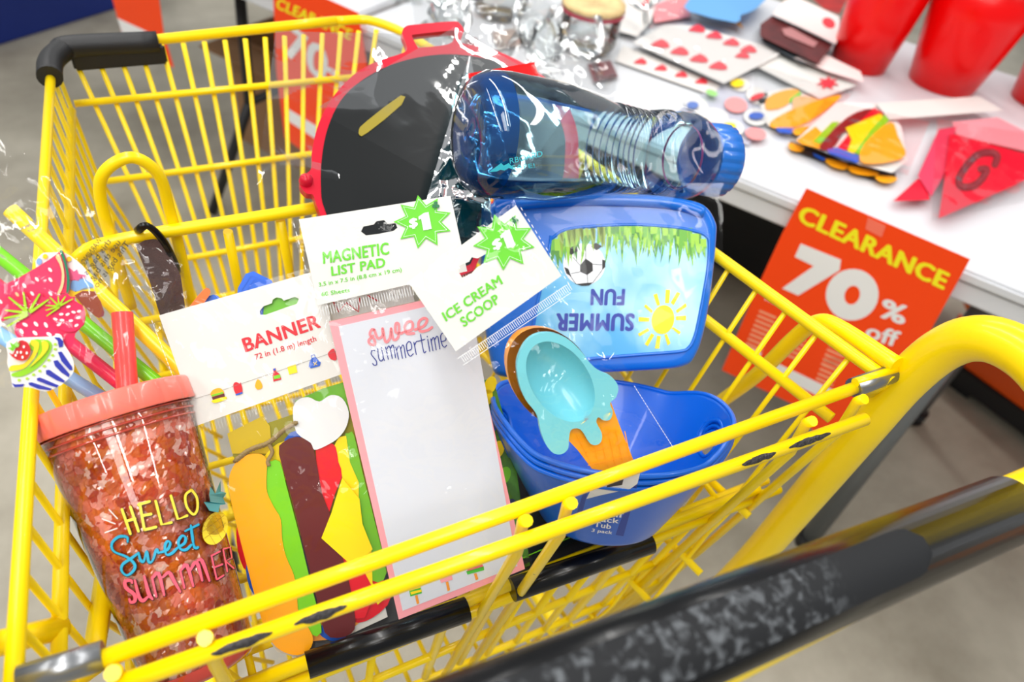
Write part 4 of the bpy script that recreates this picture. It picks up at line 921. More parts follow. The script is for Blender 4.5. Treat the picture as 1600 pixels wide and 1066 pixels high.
# ================================================================== LIST PAD
LP = Pl(D(514, 503, .432), a=D(818, 888, .478), b=D(622, 968, .462))
pad = thing('list_pad', 'tall white notepad with pink border, leaning beside the banner pack', 'notepad', D(622, 968, .462))
PQ = [(514, 503), (724, 455), (820, 889), (623, 968)]
sheet('page_block', LP, PQ, .0055, mat('pad_side_paper', (196, 150, 140), .6), pad, off=-.0055)
sheet('pink_border', LP, PQ, .0003, PINK, pad, off=.0001)
sheet('writing_area', LP, [(529, 510), (733, 464), (808, 884), (629, 954)], .0003, mat('cool_white_paper', (214, 218, 228), .5), pad, off=.0004)
c7 = lambda l: zz(l, 500, 440, 5.33)
PK = mat('salmon_script', (246, 140, 148), .5)
strokes('word_sweet', LP, [c7(l) for l in ([(450, 400), (430, 400), (415, 440), (450, 480), (455, 520), (420, 520), (405, 490), (440, 450)], [(450, 400), (480, 470), (520, 450), (520, 400)], [(520, 390), (545, 500), (580, 470), (590, 400)], [(590, 390), (610, 480), (650, 460), (655, 360), (630, 350), (630, 420), (680, 430)], [(690, 420), (760, 400), (770, 350), (740, 330), (705, 370), (720, 430), (780, 430)], [(790, 400), (860, 370), (890, 320), (860, 305), (820, 340), (830, 410), (890, 405), (930, 380)])], 4.2, PK, pad, off=.0009)
def thin(ls): strokes('word_summertime', LP, [c7(l) for l in ls], 1.5, NAVY, pad, off=.0009, curve=4)
thin([[(455, 575), (435, 570), (425, 600), (445, 630), (468, 660), (470, 690), (450, 695), (437, 680)], [(478, 560), (490, 640), (510, 660), (525, 630), (510, 550)], [(525, 630), (535, 655)]])
for x0 in (545, 630): thin([[(x0, 545), (x0 + 22, 645)], [(x0 + 8, 565), (x0 + 25, 535), (x0 + 38, 555), (x0 + 55, 638)], [(x0 + 40, 560), (x0 + 55, 528), (x0 + 68, 545), (x0 + 82, 632)]])
thin([[(722, 575), (760, 560), (755, 510), (735, 500), (718, 530), (728, 590), (750, 620), (775, 600)], [(780, 505), (800, 605)], [(785, 530), (800, 500), (818, 495)], [(835, 440), (862, 585), (880, 580)], [(820, 495), (870, 480)], [(895, 480), (912, 580)], [(890, 455), (892, 460)], [(920, 475), (938, 575)], [(925, 490), (940, 465), (950, 480), (965, 568)], [(955, 480), (970, 455), (982, 470), (995, 560)], [(1005, 500), (1045, 485), (1040, 435), (1015, 430), (1002, 460), (1015, 525), (1035, 545), (1052, 530)]])
# ice pops printed at the foot
G2 = mat('pop_green', (70, 190, 50), .5); PO = mat('pop_orange', (240, 150, 40), .5)
for pts, m in (([(638, 916), (655, 911), (659, 926), (641, 931)], G2), ([(639, 919), (656, 914), (657, 917), (640, 922)], CH), ([(641, 924), (658, 920), (659, 923), (642, 928)], CH), ([(648, 930), (652, 929), (655, 942), (651, 943)], PO),
               ([(684, 898), (690, 886), (702, 884), (707, 905), (689, 910)], PINK), ([(696, 909), (700, 908), (703, 921), (699, 923)], PO), ([(729, 893), (736, 872), (754, 882), (755, 888)], mat('melon_print', (226, 90, 110), .5)), ([(728, 892), (755, 884), (756, 890), (730, 897)], G2), ([(740, 896), (744, 895), (747, 904), (743, 906)], PO), ([(790, 876), (792, 884), (788, 886), (786, 878)], PO)):
    sheet('ice_pop_print', LP, pts, .0002, m, pad, off=.0009 + (.0003 if m is CH else 0))
# header card
HC = [(467, 343), (704, 306), (730, 424), (497, 477)]
hs = [(564, 362), (568, 354), (584, 351), (588, 346), (600, 344), (606, 350), (618, 349), (621, 356), (615, 361), (590, 366), (572, 368)]
HP_ = Pl(D(467, 343, .425), a=D(730, 424, .435), b=D(497, 477, .43))
sheet('header_card', HP_, HC, .0005, WHITE, pad, holes=[hs])
H2 = lambda x, y, o=0: HP_(x, y, o + .0006)
text('heading', 'MAGNETIC', H2, (506, 412), (608, 397), (-1.5, -19), GRN, pad, bold=.03)
text('heading', 'LIST PAD', H2, (519, 431), (602, 417), (-1.2, -15), GRN, pad, bold=.03)
text('size_line', '3.5 in x 7.5 in (8.8 cm x 19 cm)', H2, (499, 448), (628, 424), (-1, -6.5), GRN, pad, bold=.012)
text('size_line', '60 Sheets', H2, (503, 463), (547, 456), (-1, -6.5), GRN, pad, bold=.012)
def price(cx, cy, r, ang, plane, parent, par_sh, sc=1):
    sheet('price_burst', plane, burst(cx, cy, r, r * .62, 9, ang, .92), .0002, GRN, parent, off=.0004)
    b = burst(cx, cy, r * .86, r * .54, 9, ang, .92)
    strokes('burst_line', plane, [b + [b[0]]], .8, WP, parent, off=.0007, curve=0)
price(661, 347, 46, .35, H2, pad, None)
text('price', '$', H2, (641, 356), (652, 354), (-1, -14), WP, pad, bold=.05, off=.001)
def one(plane, x, y, ux, uy, parent):
    # numeral 1: foot at (x, y); (ux, uy) is its upward vector
    rx, ry = -uy, ux
    q = [(-.28, 0), (.22, 0), (.22, 1), (-.05, 1), (-.42, .84), (-.42, .66), (-.28, .70)]
    sheet('price', plane, [(x + ux * b + rx * a, y + uy * b + ry * a) for a, b in q], .0002, WP, parent, off=.001)
one(H2, 669, 359, -5, -26, pad)
def shamrock(cx, cy, s, plane, parent, ang):
    m = mat('dark_green_print', (14, 110, 60), .5)
    for k in (0, 1, 2):
        a = ang + math.radians(-90 + 120 * k - 0); x, y = cx + s * .5 * math.cos(a), cy + s * .5 * math.sin(a)
        sheet('shamrock', plane, ell(x, y, s * .48, s * .42, 0, 14), .0002, m, parent, off=.0012)
    strokes('shamrock', plane, [[(cx, cy), (cx - s * .2, cy + s * 1.1)]], 1.4, m, parent, off=.0012, curve=0)
shamrock(681, 321, 6.5, H2, pad, 0)
# bag of the pad
def padbag(x, y, o=0): return LP(x, y, o)
film('bag_film', LP, [(455, 345), (712, 308), (836, 905), (610, 985)], FILM, pad, off=.0035, amp=.003, nx=60, ny=90, sc=30, seed=9)
for i in range(60):
    t_ = i / 59; x, y = 500 + 232 * t_, 483 - 52 * t_; strokes('seal_rib', LP, [[(x, y - 4), (x + 3, y + 9)]], .8, SEAM, pad, off=.0075, curve=0)
for i in range(10):
    t_ = i / 10; x, y = 461 + 34 * t_, 350 + 130 * t_; strokes('perforation', HP_, [[(x, y), (x + 1.6, y + 6)]], 1.1, SEAM, pad, off=.003, curve=0)
# a further white card behind the pad with a red burst edge
cardb = thing('backing_card', 'white card with red zigzag burst, peeking out above the notepad', 'card', D(560, 480, .455))
CB = Pl(D(560, 470, .462), n=LP.n)
sheet('card', CB, [(500, 470), (640, 440), (650, 480), (520, 505)], .0006, WHITE, cardb)
strokes('burst_line', CB, [[(520, 470), (529, 487), (541, 473), (560, 487), (562, 466)], [(575, 462), (590, 470)]], 2.2, REDP, cardb, off=.001, curve=0)

# ================================================================== SNACK TUBS (three nested)
TB = mat('royal_blue_plastic', (0, 96, 208), .32, coat=.2)
rc = D(952, 664, .505); bc_ = D(938, 790, .524)
ta = (rc - bc_).normalized(); TH = (rc - bc_).length
tu = (D(1138, 664, .505) - D(768, 650, .505)); tu = (tu - ta * tu.dot(ta)).normalized(); tv = ta.cross(tu)
if tv.dot(CAM - rc) > 0: tv = -tv           # tv points away from the viewer
def tub(k, lab):
    nth, nh = 160, 40; V, Fc = [], []; base = bc_ + ta * (k * .0042 - .0042)
    for j in range(nh + 1):
        f = j / nh
        for i in range(nth):
            a = 2 * math.pi * i / nth; c, s_ = math.cos(a), math.sin(a)
            lug = max(0, abs(c) - .62) / .38; lug = lug * lug * (3 - 2 * lug)
            r = .0425 + (.0775 - .0425) * f + .0022 * lug * f
            h_ = TH * f * (1 + .17 * lug * f ** 2 - .03 * (1 - lug) * f)
            V.append(base + tu * r * c + tv * r * s_ + ta * h_)
    # handle slots in both lugs
    def isin(i, j):
        a = 2 * math.pi * (i + .5) / nth; d = min(abs(a), abs(a - math.pi), abs(a - 2 * math.pi)); f = (j + .5) / nh
        return (d / .23) ** 2 + ((f - .76) / .14) ** 2 < 1
    for j in range(nh):
        for i in range(nth):
            if isin(i, j): continue
            Fc.append((j * nth + i, j * nth + (i + 1) % nth, (j + 1) * nth + (i + 1) % nth, (j + 1) * nth + i))
    Fc.append(tuple(range(nth))[::-1])
    t = thing('snack_tub', lab, 'tub', bc_, 'nested blue snack tubs')
    o = pydata('tub_body', V, Fc, TB, t, True)
    md = o.modifiers.new('wall', 'SOLIDIFY'); md.thickness = .0016; md.offset = 0
    rim = [V[nh * nth + i] + (V[nh * nth + i] - base).normalized() * .0008 for i in range(nth)]
    tube('tub_rim', rim, .0018, TB, t, seg=8, closed=True)
    for c0_ in (0, math.pi):
        ring = []
        for q in range(28):
            a = c0_ + .235 * math.cos(q * math.pi / 14); f = .76 + .145 * math.sin(q * math.pi / 14)
            lug = max(0, abs(math.cos(a)) - .62) / .38; lug = lug * lug * (3 - 2 * lug)
            ring.append(base + (tu * math.cos(a) + tv * math.sin(a)) * (.0425 + .035 * f + .0022 * lug * f) + ta * TH * f * (1 + .17 * lug * f ** 2 - .03 * (1 - lug) * f))
        tube('slot_rim', ring, .0017, TB, t, seg=6, closed=True)
    return t
tub(2, 'blue snack tub with handle slots, innermost and uppermost of the nested three')
tub(1, 'blue snack tub, middle one of the nested three, only its rim showing')
tb0 = tub(0, 'blue snack tub, outermost of the nested three, carrying the paper label')
# paper sleeve label on the front
TC = Cone(bc_, rc, .0462, .0810)
sheet('paper_label', TC, [(912, 768), (960, 756), (998, 748), (992, 775), (974, 838), (894, 826)], .0004, mat('deep_blue_label', (20, 60, 160), .4), tb0, off=.0006)
sheet('label_top', TC, [(938, 752), (1000, 740), (996, 756), (985, 764), (935, 775), (916, 780), (922, 768)], .0003, mat('label_grey_white', (226, 228, 234), .45), tb0, off=.0013)
sheet('label_band', TC, [(950, 748), (976, 743), (972, 758), (948, 762)], .0003, mat('label_dark', (46, 40, 50), .45), tb0, off=.0018)
for s, y, x0, x1, hh in (('1 Kit', 801, 942, 974, 8), ('Small', 806, 922, 970, 8), ('Snack', 815, 920, 966, 8), ('Tub', 824, 928, 954, 8), ('3 pack', 832, 924, 956, 5)):
    text('label_text', s, TC, (x0, y - 1), (x1, y + 3), (1.5, -hh), WP, tb0, bold=.02, off=.0016)

# ================================================================== LUNCH BOX
lb = thing('lunch_box', 'blue plastic lunch box with summer fun picture, standing upside down behind the tubs', 'lunch box', D(920, 575, .57))
LB = Pl(D(770, 560, .565), a=D(1110, 335, .548), b=D(775, 330, .56))
c8 = lambda l: zz(l, 830, 290, 3.4375)
LBP = mat('azure_plastic', (4, 108, 212), .28, coat=.2, spec=.4)
outl = [(752, 330), (760, 314), (800, 309), (900, 302), (1000, 303), (1060, 309), (1100, 320), (1118, 345), (1120, 370), (1112, 450), (1100, 520), (1086, 558), (1070, 572), (1030, 578), (900, 584), (790, 590), (765, 560), (752, 450)]
face = [c8([p])[0] for p in ((100, 330), (112, 290), (190, 240), (350, 222), (560, 215), (760, 228), (880, 250), (935, 275), (950, 320), (940, 470), (895, 720), (870, 820), (840, 870), (790, 890), (600, 905), (300, 930), (0, 960))]
cvo = [(v.x, v.y) for v in catmull([Vector((a, b, 0)) for a, b in outl], 5, True)]
cen_ = (935, 440)
def rounded_slab(name, o2, front, depth, m, parent, rnd_=.006):
    V, Fc = [], []; n = len(o2)
    prof = [(0, front - rnd_ * .0, 1), ]
    rings = [(.90, front), (.955, front), (.985, front - rnd_ * .3), (1.0, front - rnd_), (1.0, front - depth + rnd_), (.975, front - depth), (.5, front - depth)]
    for s_, h_ in rings:
        for x, y in o2: V.append(LB(cen_[0] + (x - cen_[0]) * s_, cen_[1] + (y - cen_[1]) * s_, h_))
    for j in range(len(rings) - 1):
        for i in range(n): Fc.append((j * n + i, (j + 1) * n + i, (j + 1) * n + (i + 1) % n, j * n + (i + 1) % n))
    Fc.append(tuple(range(n))); Fc.append(tuple((len(rings) - 1) * n + i for i in range(n))[::-1])
    return pydata(name, V, Fc, m, parent, True)
rounded_slab('lid', cvo, .004, .014, LBP, lb)
rounded_slab('base', [(cen_[0] + (x - cen_[0]) * .97, cen_[1] + (y - cen_[1]) * .97) for x, y in cvo], -.011, .034, LBP, lb, .004)
tube('lid_ridge', [LB(x, y, .0052) for x, y in ((775, 333), (810, 322), (900, 315), (1000, 316), (1060, 322), (1098, 334))], .0042, LBP, lb, smooth_n=6, seg=12)
tube('face_rim', [LB(x, y, .0045) for x, y in face], .0013, LBP, lb, smooth_n=4, closed=True, seg=8)
sk = mat('sky_picture', (96, 190, 226), .3, coat=.4); nt = sk.node_tree; bb_ = nt.nodes['Principled BSDF']
tcn = nt.nodes.new('ShaderNodeTexCoord'); nn_ = nt.nodes.new('ShaderNodeTexNoise'); nn_.inputs['Scale'].default_value = 22; nn_.inputs['Detail'].default_value = 3
rr_ = nt.nodes.new('ShaderNodeValToRGB'); rr_.color_ramp.elements[0].position = .4; rr_.color_ramp.elements[0].color = srgb((70, 172, 226)); rr_.color_ramp.elements[1].position = .68; rr_.color_ramp.elements[1].color = srgb((162, 222, 238))
nt.links.new(tcn.outputs['Object'], nn_.inputs['Vector']); nt.links.new(nn_.outputs[0], rr_.inputs[0]); nt.links.new(rr_.outputs[0], bb_.inputs['Base Color'])
sheet('sky_picture', LB, face, .0004, sk, lb, off=.0042, curve=3)
PF = lambda x, y, o=0: LB(x, y, o + .0047)
# grass: each blade its own sliver, joined (uncountable)
rg = random.Random(11); V, Fc, MI = [], [], []
gm = [mat('grass_a', (96, 176, 14), .35), mat('grass_b', (150, 206, 30), .35), mat('grass_c', (64, 140, 18), .35)]
topy = lambda x: 290 + (262 if x < 180 else 240 if x < 350 else 220 if x < 700 else 232 if x < 850 else 262) / 3.4375
for k_ in range(150):
    X = rg.uniform(112, 938); ln = rg.uniform(60, 215) if rg.random() < .6 else rg.uniform(60, 120); 
    if X > 880 or X < 150: ln *= .75
    x0 = 830 + X / 3.4375; y0 = topy(X) + (8 if X < 150 or X > 900 else 0); l = ln / 3.4375; wd = rg.uniform(2.2, 4.2); bend = rg.uniform(-8, 8); b_ = len(V)
    o_ = .0002 + k_ * .000003
    for (u_, w_) in ((0, wd), (.4, wd * .85), (.75, wd * .45), (1, 0)):
        xx, yy = x0 + bend * u_ * u_, y0 + l * u_; V += [PF(xx - w_, yy, o_), PF(xx + w_, yy, o_)]
    for q in range(3): Fc.append((b_ + 2 * q, b_ + 2 * q + 1, b_ + 2 * q + 3, b_ + 2 * q + 2)); MI.append(rg.randrange(3))
gr = pydata('grass_picture', V, Fc, gm[0], lb); gr.data.materials.append(gm[1]); gr.data.materials.append(gm[2]); gr['kind'] = 'stuff'
for p, i in zip(gr.data.polygons, MI): p.material_index = i
PFb = lambda x, y, o=0: LB(x, y, o + .0049)
sheet('football_picture', LB, c8(ell(284, 425, 112, 112, 0, 36)), .0002, mat('ball_white', (244, 244, 246), .35), lb, off=.0047)
for q in ([(262, 430), (292, 395), (328, 420), (330, 460), (300, 482), (262, 465)], [(190, 350), (240, 320), (250, 355), (215, 375)], [(320, 330), (345, 310), (380, 330), (350, 350)], [(380, 400), (396, 405), (396, 440), (380, 455)], [(178, 440), (200, 450), (215, 490), (190, 475)], [(240, 530), (290, 525), (330, 522), (310, 538), (270, 540)]):
    sheet('ball_patch', LB, c8(q), .0002, BKP, lb, off=.005)
strokes('ball_seam', LB, [c8(l) for l in ([(262, 465), (215, 475)], [(300, 482), (303, 525)], [(330, 425), (378, 428)], [(292, 395), (292, 345)], [(262, 430), (225, 390)], [(380, 455), (330, 522)], [(240, 530), (205, 480)])], .7, BKP, lb, off=.0050, curve=0)
V, Fc = [], []
for k_ in range(22):
    X = rg.uniform(150, 400); l = rg.uniform(60, 130) / 3.4; x0 = 830 + X / 3.4375; y0 = topy(X) - 2; b_ = len(V)
    for (u_, w_) in ((0, 3), (.5, 2.2), (1, 0)): xx, yy = x0 + 3 * u_, y0 + l * u_; V += [LB(xx - w_, yy, .0054), LB(xx + w_, yy, .0054)]
    for q in range(2): Fc.append((b_ + 2 * q, b_ + 2 * q + 1, b_ + 2 * q + 3, b_ + 2 * q + 2))
o = pydata('grass_over_ball', V, Fc, mat('grass_d', (140, 170, 20), .35), lb); o['kind'] = 'stuff'
sheet('sun_picture', LB, c8(ell(703, 720, 60, 78, 12)), .0002, mat('sun_yellow', (250, 224, 10), .4), lb, off=.0048)
for q in ([(718, 560), (742, 560), (736, 632), (714, 632)], [(652, 588), (672, 580), (688, 640), (672, 648)], [(602, 650), (612, 638), (650, 672), (642, 686)], [(574, 706), (632, 710), (630, 730), (574, 730)], [(570, 795), (622, 765), (632, 778), (578, 810)], [(642, 792), (658, 802), (622, 862), (606, 850)], [(672, 805), (692, 808), (684, 874), (660, 874)], [(710, 800), (724, 795), (744, 845), (728, 858)], [(748, 765), (760, 760), (798, 785), (790, 800)], [(772, 702), (826, 698), (826, 724), (772, 722)], [(770, 672), (824, 632), (830, 650), (780, 685)], [(744, 630), (778, 572), (796, 580), (760, 644)]):
    sheet('sun_ray', LB, c8(q), .0002, mat('sun_yellow', (250, 224, 10), .4), lb, off=.0048)
NV = mat('ultramarine_print', (20, 50, 160), .4)
def flip_text(s, p0, p1, up): text('picture_lettering', s, LB, p0, p1, up, NV, lb, bold=.045, off=.005)
flip_text('FUN', c8([(498, 560)])[0], c8([(325, 560)])[0], (-1.5, 25))
flip_text('SUMMER', c8([(548, 690)])[0], c8([(140, 690)])[0], (-1.5, 27))
film('shrink_film', LB, [(748, 290), (1126, 290), (1122, 585), (742, 595)], film_mat('shrink_film', gloss=.35, scale=10, strength=.25), lb, off=.0105, amp=.002, nx=50, ny=50, sc=20, seed=5)

# ================================================================== BOTTLE
bot = thing('sports_bottle', 'translucent blue drinks bottle with ribbed grip, lying across the lunch box', 'bottle', D(900, 250, .52))
pa, pb = D(757, 210, .500), D(1110, 250, .585)
ba_ = (pb - pa).normalized(); BLn = (pb - pa).length
BG = film_mat('blue_bottle_clear', tint=(.72, .91, .96), gloss=1.4, scale=6, strength=.12, rough=.03, milky=.03, dcol=(.02, .2, .5))
BG2 = film_mat('deep_blue_base_clear', tint=(.12, .38, .72), gloss=.9, scale=6, strength=.12, rough=.05, milky=.6, dcol=(.0, .09, .36))
prof = [(-.012, .001), (-.010, .012), (-.012, .028), (-.010, .036), (-.002, .0415), (.012, .0425), (.05, .041), (.075, .036), (.090, .0325)]
for i in range(9):
    x = .092 + i * .0052; r = .0315 - .0028 * math.sin(math.pi * i / 8 * .5) + (.0032 if i > 5 else .0) * (i - 5) / 3
    prof += [(x, r), (x + .0013, r + .0012), (x + .0039, r + .0012), (x + .0050, r - .0002)]
prof += [(.146, .033), (.155, .0335), (.163, .032), (.170, .028), (.173, .0262)]
s_ = BLn / .182; print('bottle scale', s_)
lathe('bottle_body', [(a * s_, b) for a, b in prof], pa, ba_, BG, bot, seg=72)
lathe('bottle_base', [(-.006, .001), (-.006, .010), (-.009, .012), (-.009, .02), (-.011, .030), (-.008, .0375), (.002, .0412), (.006, .0415)], pa, ba_, BG2, bot, seg=64)
CAPB = mat('blue_cap_plastic', (10, 104, 196), .3, coat=.4)
V, Fc = [], []; n = 120; cu_ = ba_.orthogonal().normalized(); cv_ = ba_.cross(cu_)
cpf = [(.1705, .022), (.1705, .0262), (.1725, .0275), (.184, .0285), (.1905, .0285), (.1925, .0265), (.1925, .001)]
for h_, r_ in cpf:
    for i in range(n):
        a = 2 * math.pi * i / n; g_ = .0009 if i % 6 < 2 and .172 < h_ < .191 else 0
        V.append(pa + ba_ * h_ * s_ + (cu_ * math.cos(a) + cv_ * math.sin(a)) * (r_ - g_))
for j in range(len(cpf) - 1):
    for i in range(n): Fc.append((j * n + i, j * n + (i + 1) % n, (j + 1) * n + (i + 1) % n, (j + 1) * n + i))
pydata('cap', V, Fc, CAPB, bot, True)['label'] = 'opaque blue screw cap'
lathe('neck_ring', [(.166, .0240), (.168, .0240)], pa, ba_ * 1, mat('magenta_ring', (150, 40, 110), .3), bot, seg=48)
0 and lathe('drinking_tube', [(0.0, .004), (.15, .004)], pa + ba_ * .02, ba_, BG, bot, seg=16)
KB = Cone(pa, pa + ba_ * .09 * s_, .0436, .0352)
CY_ = mat('cyan_logo', (70, 220, 236), .4)
sheet('mountain_logo', KB, zz([(470, 1025), (545, 970), (560, 985), (590, 970), (625, 1010), (590, 1000), (565, 1015), (540, 1010), (520, 1020)], 640, 0, 3.807), .0003, CY_, bot, off=.0006)
text('bottle_lettering', 'RBOARD', KB, (797, 256), (848, 244), (-1, -9), CY_, bot, off=.0006)
text('bottle_lettering', 'SAFE!', KB, (800, 265), (836, 262), (-1, -7), CY_, bot, off=.0006)
o = film('shrink_film', lambda x, y, o=0: LB(x, y, o + .0), [(722, 120), (1124, 200), (1118, 312), (745, 330)], film_mat('shrink_film', gloss=.35, scale=10, strength=.25), bot, off=.062, amp=.004, nx=40, ny=30, sc=18, seed=8)
red = Pl(D(790, 130, .56), n=CAM - D(790, 130, .56))
rt_ = sheet('red_bag_tab', red, [(731, 115), (835, 97), (841, 118), (775, 125), (736, 142)], .0006, RED, bot)

# ================================================================== GRILL TRAY
gt = thing('grill_tray', 'black kettle-grill shaped tray with crimson rim and looped handle, in a bag', 'tray', D(600, 320, .545))
g0, g1, g2 = Vector((-.073, .262, .93)), Vector((.09, .262, .93)), None
GP = Pl(AX(490, 320, 1, .276), a=AX(800, 290, 1, .276), b=D(680, 60, .640))
g5 = lambda l: zz(l, 440, 20, 3.331)
CRM = mat('crimson_melamine', (200, 14, 44), .35, coat=.1, spec=.3)
rimo = g5([(185, 1045), (160, 975), (125, 965), (95, 930), (92, 890), (115, 868), (150, 835), (155, 740), (190, 600), (260, 470), (370, 350), (490, 280), (600, 245), (645, 215), (620, 135), (640, 98), (700, 88), (880, 72), (920, 85), (938, 120), (925, 160), (930, 185), (1040, 205), (1160, 245), (1300, 320), (1420, 420), (1500, 560), (1530, 720), (1480, 1000), (1050, 1040), (990, 1360), (600, 1390), (300, 1260)])
inn = g5([(218, 1045), (200, 930), (205, 780), (235, 630), (300, 490), (400, 390), (540, 310), (700, 262), (860, 245), (1000, 258), (1130, 290), (1260, 370), (1370, 470), (1440, 600), (1460, 740), (1400, 960), (1030, 1030), (970, 1330), (610, 1360), (320, 1230)])
hole = g5([(672, 148), (690, 140), (888, 120), (890, 150), (860, 190), (720, 208), (700, 205), (680, 170)])
sheet('tray_rim', GP, rimo, .006, CRM, gt, holes=[hole], curve=4)
DK = mat('charcoal_melamine', (14, 17, 18), .35, coat=.1, spec=.3)
sheet('tray_face', GP, inn, .0006, DK, gt, off=.006, curve=4)
sheet('mustard_stripe', GP, g5([(395, 640), (430, 600), (610, 462), (615, 510), (440, 655), (400, 670)]), .0004, mat('mustard_print', (150, 132, 16), .4), gt, off=.0068, curve=2)
lathe('rivet', [(0, .005), (.004, .0045), (.006, .002), (.0062, .0003)], GP(*g5([(122, 905)])[0], .006), GP.n, CRM, gt, seg=20)
film('bag_film', GP, g5([(160, 560), (880, 130), (1500, 500), (1100, 1080)]), film_mat('tray_bag_film', gloss=.3, scale=12, strength=.5), gt, off=.012, amp=.004, nx=60, ny=50, sc=12, seed=2)
film('bag_film', GP, [(430, 55), (700, 60), (520, 330), (400, 300)], film_mat('tray_bag_film', gloss=.3, scale=12, strength=.5), gt, off=.004, amp=.004, nx=30, ny=40, sc=14, seed=4)
# crumpled tail of the bottle's wrap, hanging over the tray
film('wrap_tail', GP, [(722, 116), (742, 200), (770, 400), (640, 390)], film_mat('teal_wrap_film', tint=(.16, .42, .48), gloss=1.1, scale=22, strength=.5, milky=.12, dcol=(0, .12, .16)), bot, off=.022, amp=.010, nx=60, ny=60, sc=26, seed=21)['label'] = 'dark teal crumpled tail of the wrap'
film('wrap_tail', GP, [(742, 200), (765, 200), (790, 330), (770, 400)], film_mat('teal_wrap_film'), bot, off=.020, amp=.008, nx=30, ny=40, sc=30, seed=25)

# ================================================================== ICE CREAM SCOOP
sc = thing('ice_cream_scoop', 'aqua ice cream scoop with dripping rim and waffle cone handle', 'scoop', D(960, 735, .44))
SPn = Pl(D(840, 530, .402), a=D(985, 735, .44), b=D(935, 560, .415))
s8 = lambda l: zz(l, 740, 500, 3.045)
AQ = mat('aqua_plastic', (122, 208, 222), .3, coat=.35)
WF = mat('waffle_orange', (255, 164, 26), .38, coat=.2)
hole_ = ell(873, 594, 69, 45, 56, 48)
sheet('drip_rim', SPn, s8([(300, 60), (365, 56), (440, 85), (500, 140), (545, 198), (590, 236), (645, 262), (678, 310), (668, 360), (640, 388), (652, 430), (640, 465), (610, 470), (585, 455), (575, 478), (600, 530), (598, 568), (575, 586), (545, 578), (515, 530), (490, 508), (455, 515), (445, 560), (440, 605), (408, 630), (368, 622), (335, 580), (312, 520), (295, 445), (240, 370), (208, 290), (200, 200), (222, 130), (255, 85)]), .003, AQ, sc, curve=4, holes=[hole_])
# bowl dipping away from the viewer
def bowl(name, s0, dep, m, off, d0=0):
    V, Fc = [], []; n = 48; rings = [1, .97, .9, .78, .6, .4, .2, .02]
    for f in rings:
        dz = dep * math.sqrt(max(0, 1 - f * f))
        for i in range(n):
            x, y = hole_[i]; x = 873 + (x - 873) * f * s0; y = 594 + (y - 594) * f * s0
            V.append(SPn(x, y, .003 - off - d0) - SPn.n * dz)
    for j in range(len(rings) - 1):
        for i in range(n): Fc.append((j * n + i, j * n + (i + 1) % n, (j + 1) * n + (i + 1) % n, (j + 1) * n + i))
    Fc.append(tuple((len(rings) - 1) * n + i for i in range(n)))
    return pydata(name, V, Fc, m, sc, True)
bowl('scoop_bowl', 1.0, .019, AQ, 0)
V, Fc = [], []; n = 40
oc = ell(862, 590, 84, 62, 56, n)
for f, dz in ((1, .0005), (.99, .006), (.93, .013), (.8, .018), (.5, .023), (.02, .025)):
    for x, y in oc: V.append(SPn(862 + (x - 862) * f, 590 + (y - 590) * f, 0) - SPn.n * dz)
for j in range(5):
    for i in range(n): Fc.append((j * n + i, j * n + (i + 1) % n, (j + 1) * n + (i + 1) % n, (j + 1) * n + i))
pydata('bowl_underside', V, Fc, WF, sc, True)['label'] = 'orange outer shell of the scoop bowl'
sheet('cone_handle', SPn, [(880, 680), (905, 706), (927, 735), (943, 748), (968, 748), (986, 738), (992, 722), (972, 672), (954, 624), (940, 640), (926, 662), (895, 672)], .004, WF, sc, off=-.0055)
for i in range(7):
    x, y = 898 + i * 13, 668 + i * 1
    if i < 6: strokes('waffle_ridge', SPn, [[(x + 14, y + 2), (x + 26, y + 58)]] if i > 0 else [[(900, 676), (925, 725)]], 1.6, WF, sc, off=-.0015, th=.0008, curve=0)
for i in range(1, 5):
    y = 660 + i * 18; strokes('waffle_ridge', SPn, [[(890 + i * 10, y + 14), (956 + i * 7.5, y - 6 + 2 * i)]], 1.6, WF, sc, off=-.0015, th=.0008, curve=0)
# header card
SH = Pl(D(640, 442, .392), a=D(877, 432, .408), b=D(713, 548, .398))
c9 = lambda l: zz(l, 533, 355, 3.0)
sslot = [(716, 425), (718, 415), (733, 409), (737, 402), (746, 404), (765, 394), (769, 401), (763, 408), (745, 418), (736, 428), (722, 434)]
sheet('header_card', SH, [(639, 443), (806, 321), (877, 431), (712, 549)], .0005, WHITE, sc, holes=[sslot])
H3 = lambda x, y, o=0: SH(x, y, o + .0006)
text('heading', 'ICE CREAM', H3, (697, 502), (785, 443), (-7.5, -13.5), GRN, sc, bold=.03)
text('heading', 'SCOOP', H3, (725, 511), (781, 472), (-8, -13.5), GRN, sc, bold=.03)
price(787, 378, 49, .2, H3, sc, None)
text('price', '$', H3, (772, 391), (783, 385), (-4, -14), WP, sc, bold=.05, off=.001)
one(H3, 799, 386, -9.5, -25, sc)
shamrock(803, 345, 6.5, H3, sc, -.5)
def scoopbag(x, y, o=0): return SPn(x, y, o)
FS = Pl(D(640, 442, .388), a=D(877, 432, .403), b=D(1020, 690, .425))
film('bag_film', FS, [(632, 445), (806, 310), (1052, 690), (900, 780)], film_mat('scoop_bag_film', gloss=.8, scale=26, strength=.6), sc, off=.001, amp=.004, nx=90, ny=70, sc=34, seed=12)
for i in range(60):
    t_ = i / 59; x, y = 718 + 166 * t_, 556 - 112 * t_; strokes('seal_rib', SH, [[(x, y), (x + 6, y + 9)]], .9, SEAM, sc, off=.0045, curve=0)
strokes('seal_line', SH, [[(713, 560), (880, 447)], [(722, 570), (888, 458)]], .9, SEAM, sc, off=.0045, curve=0)
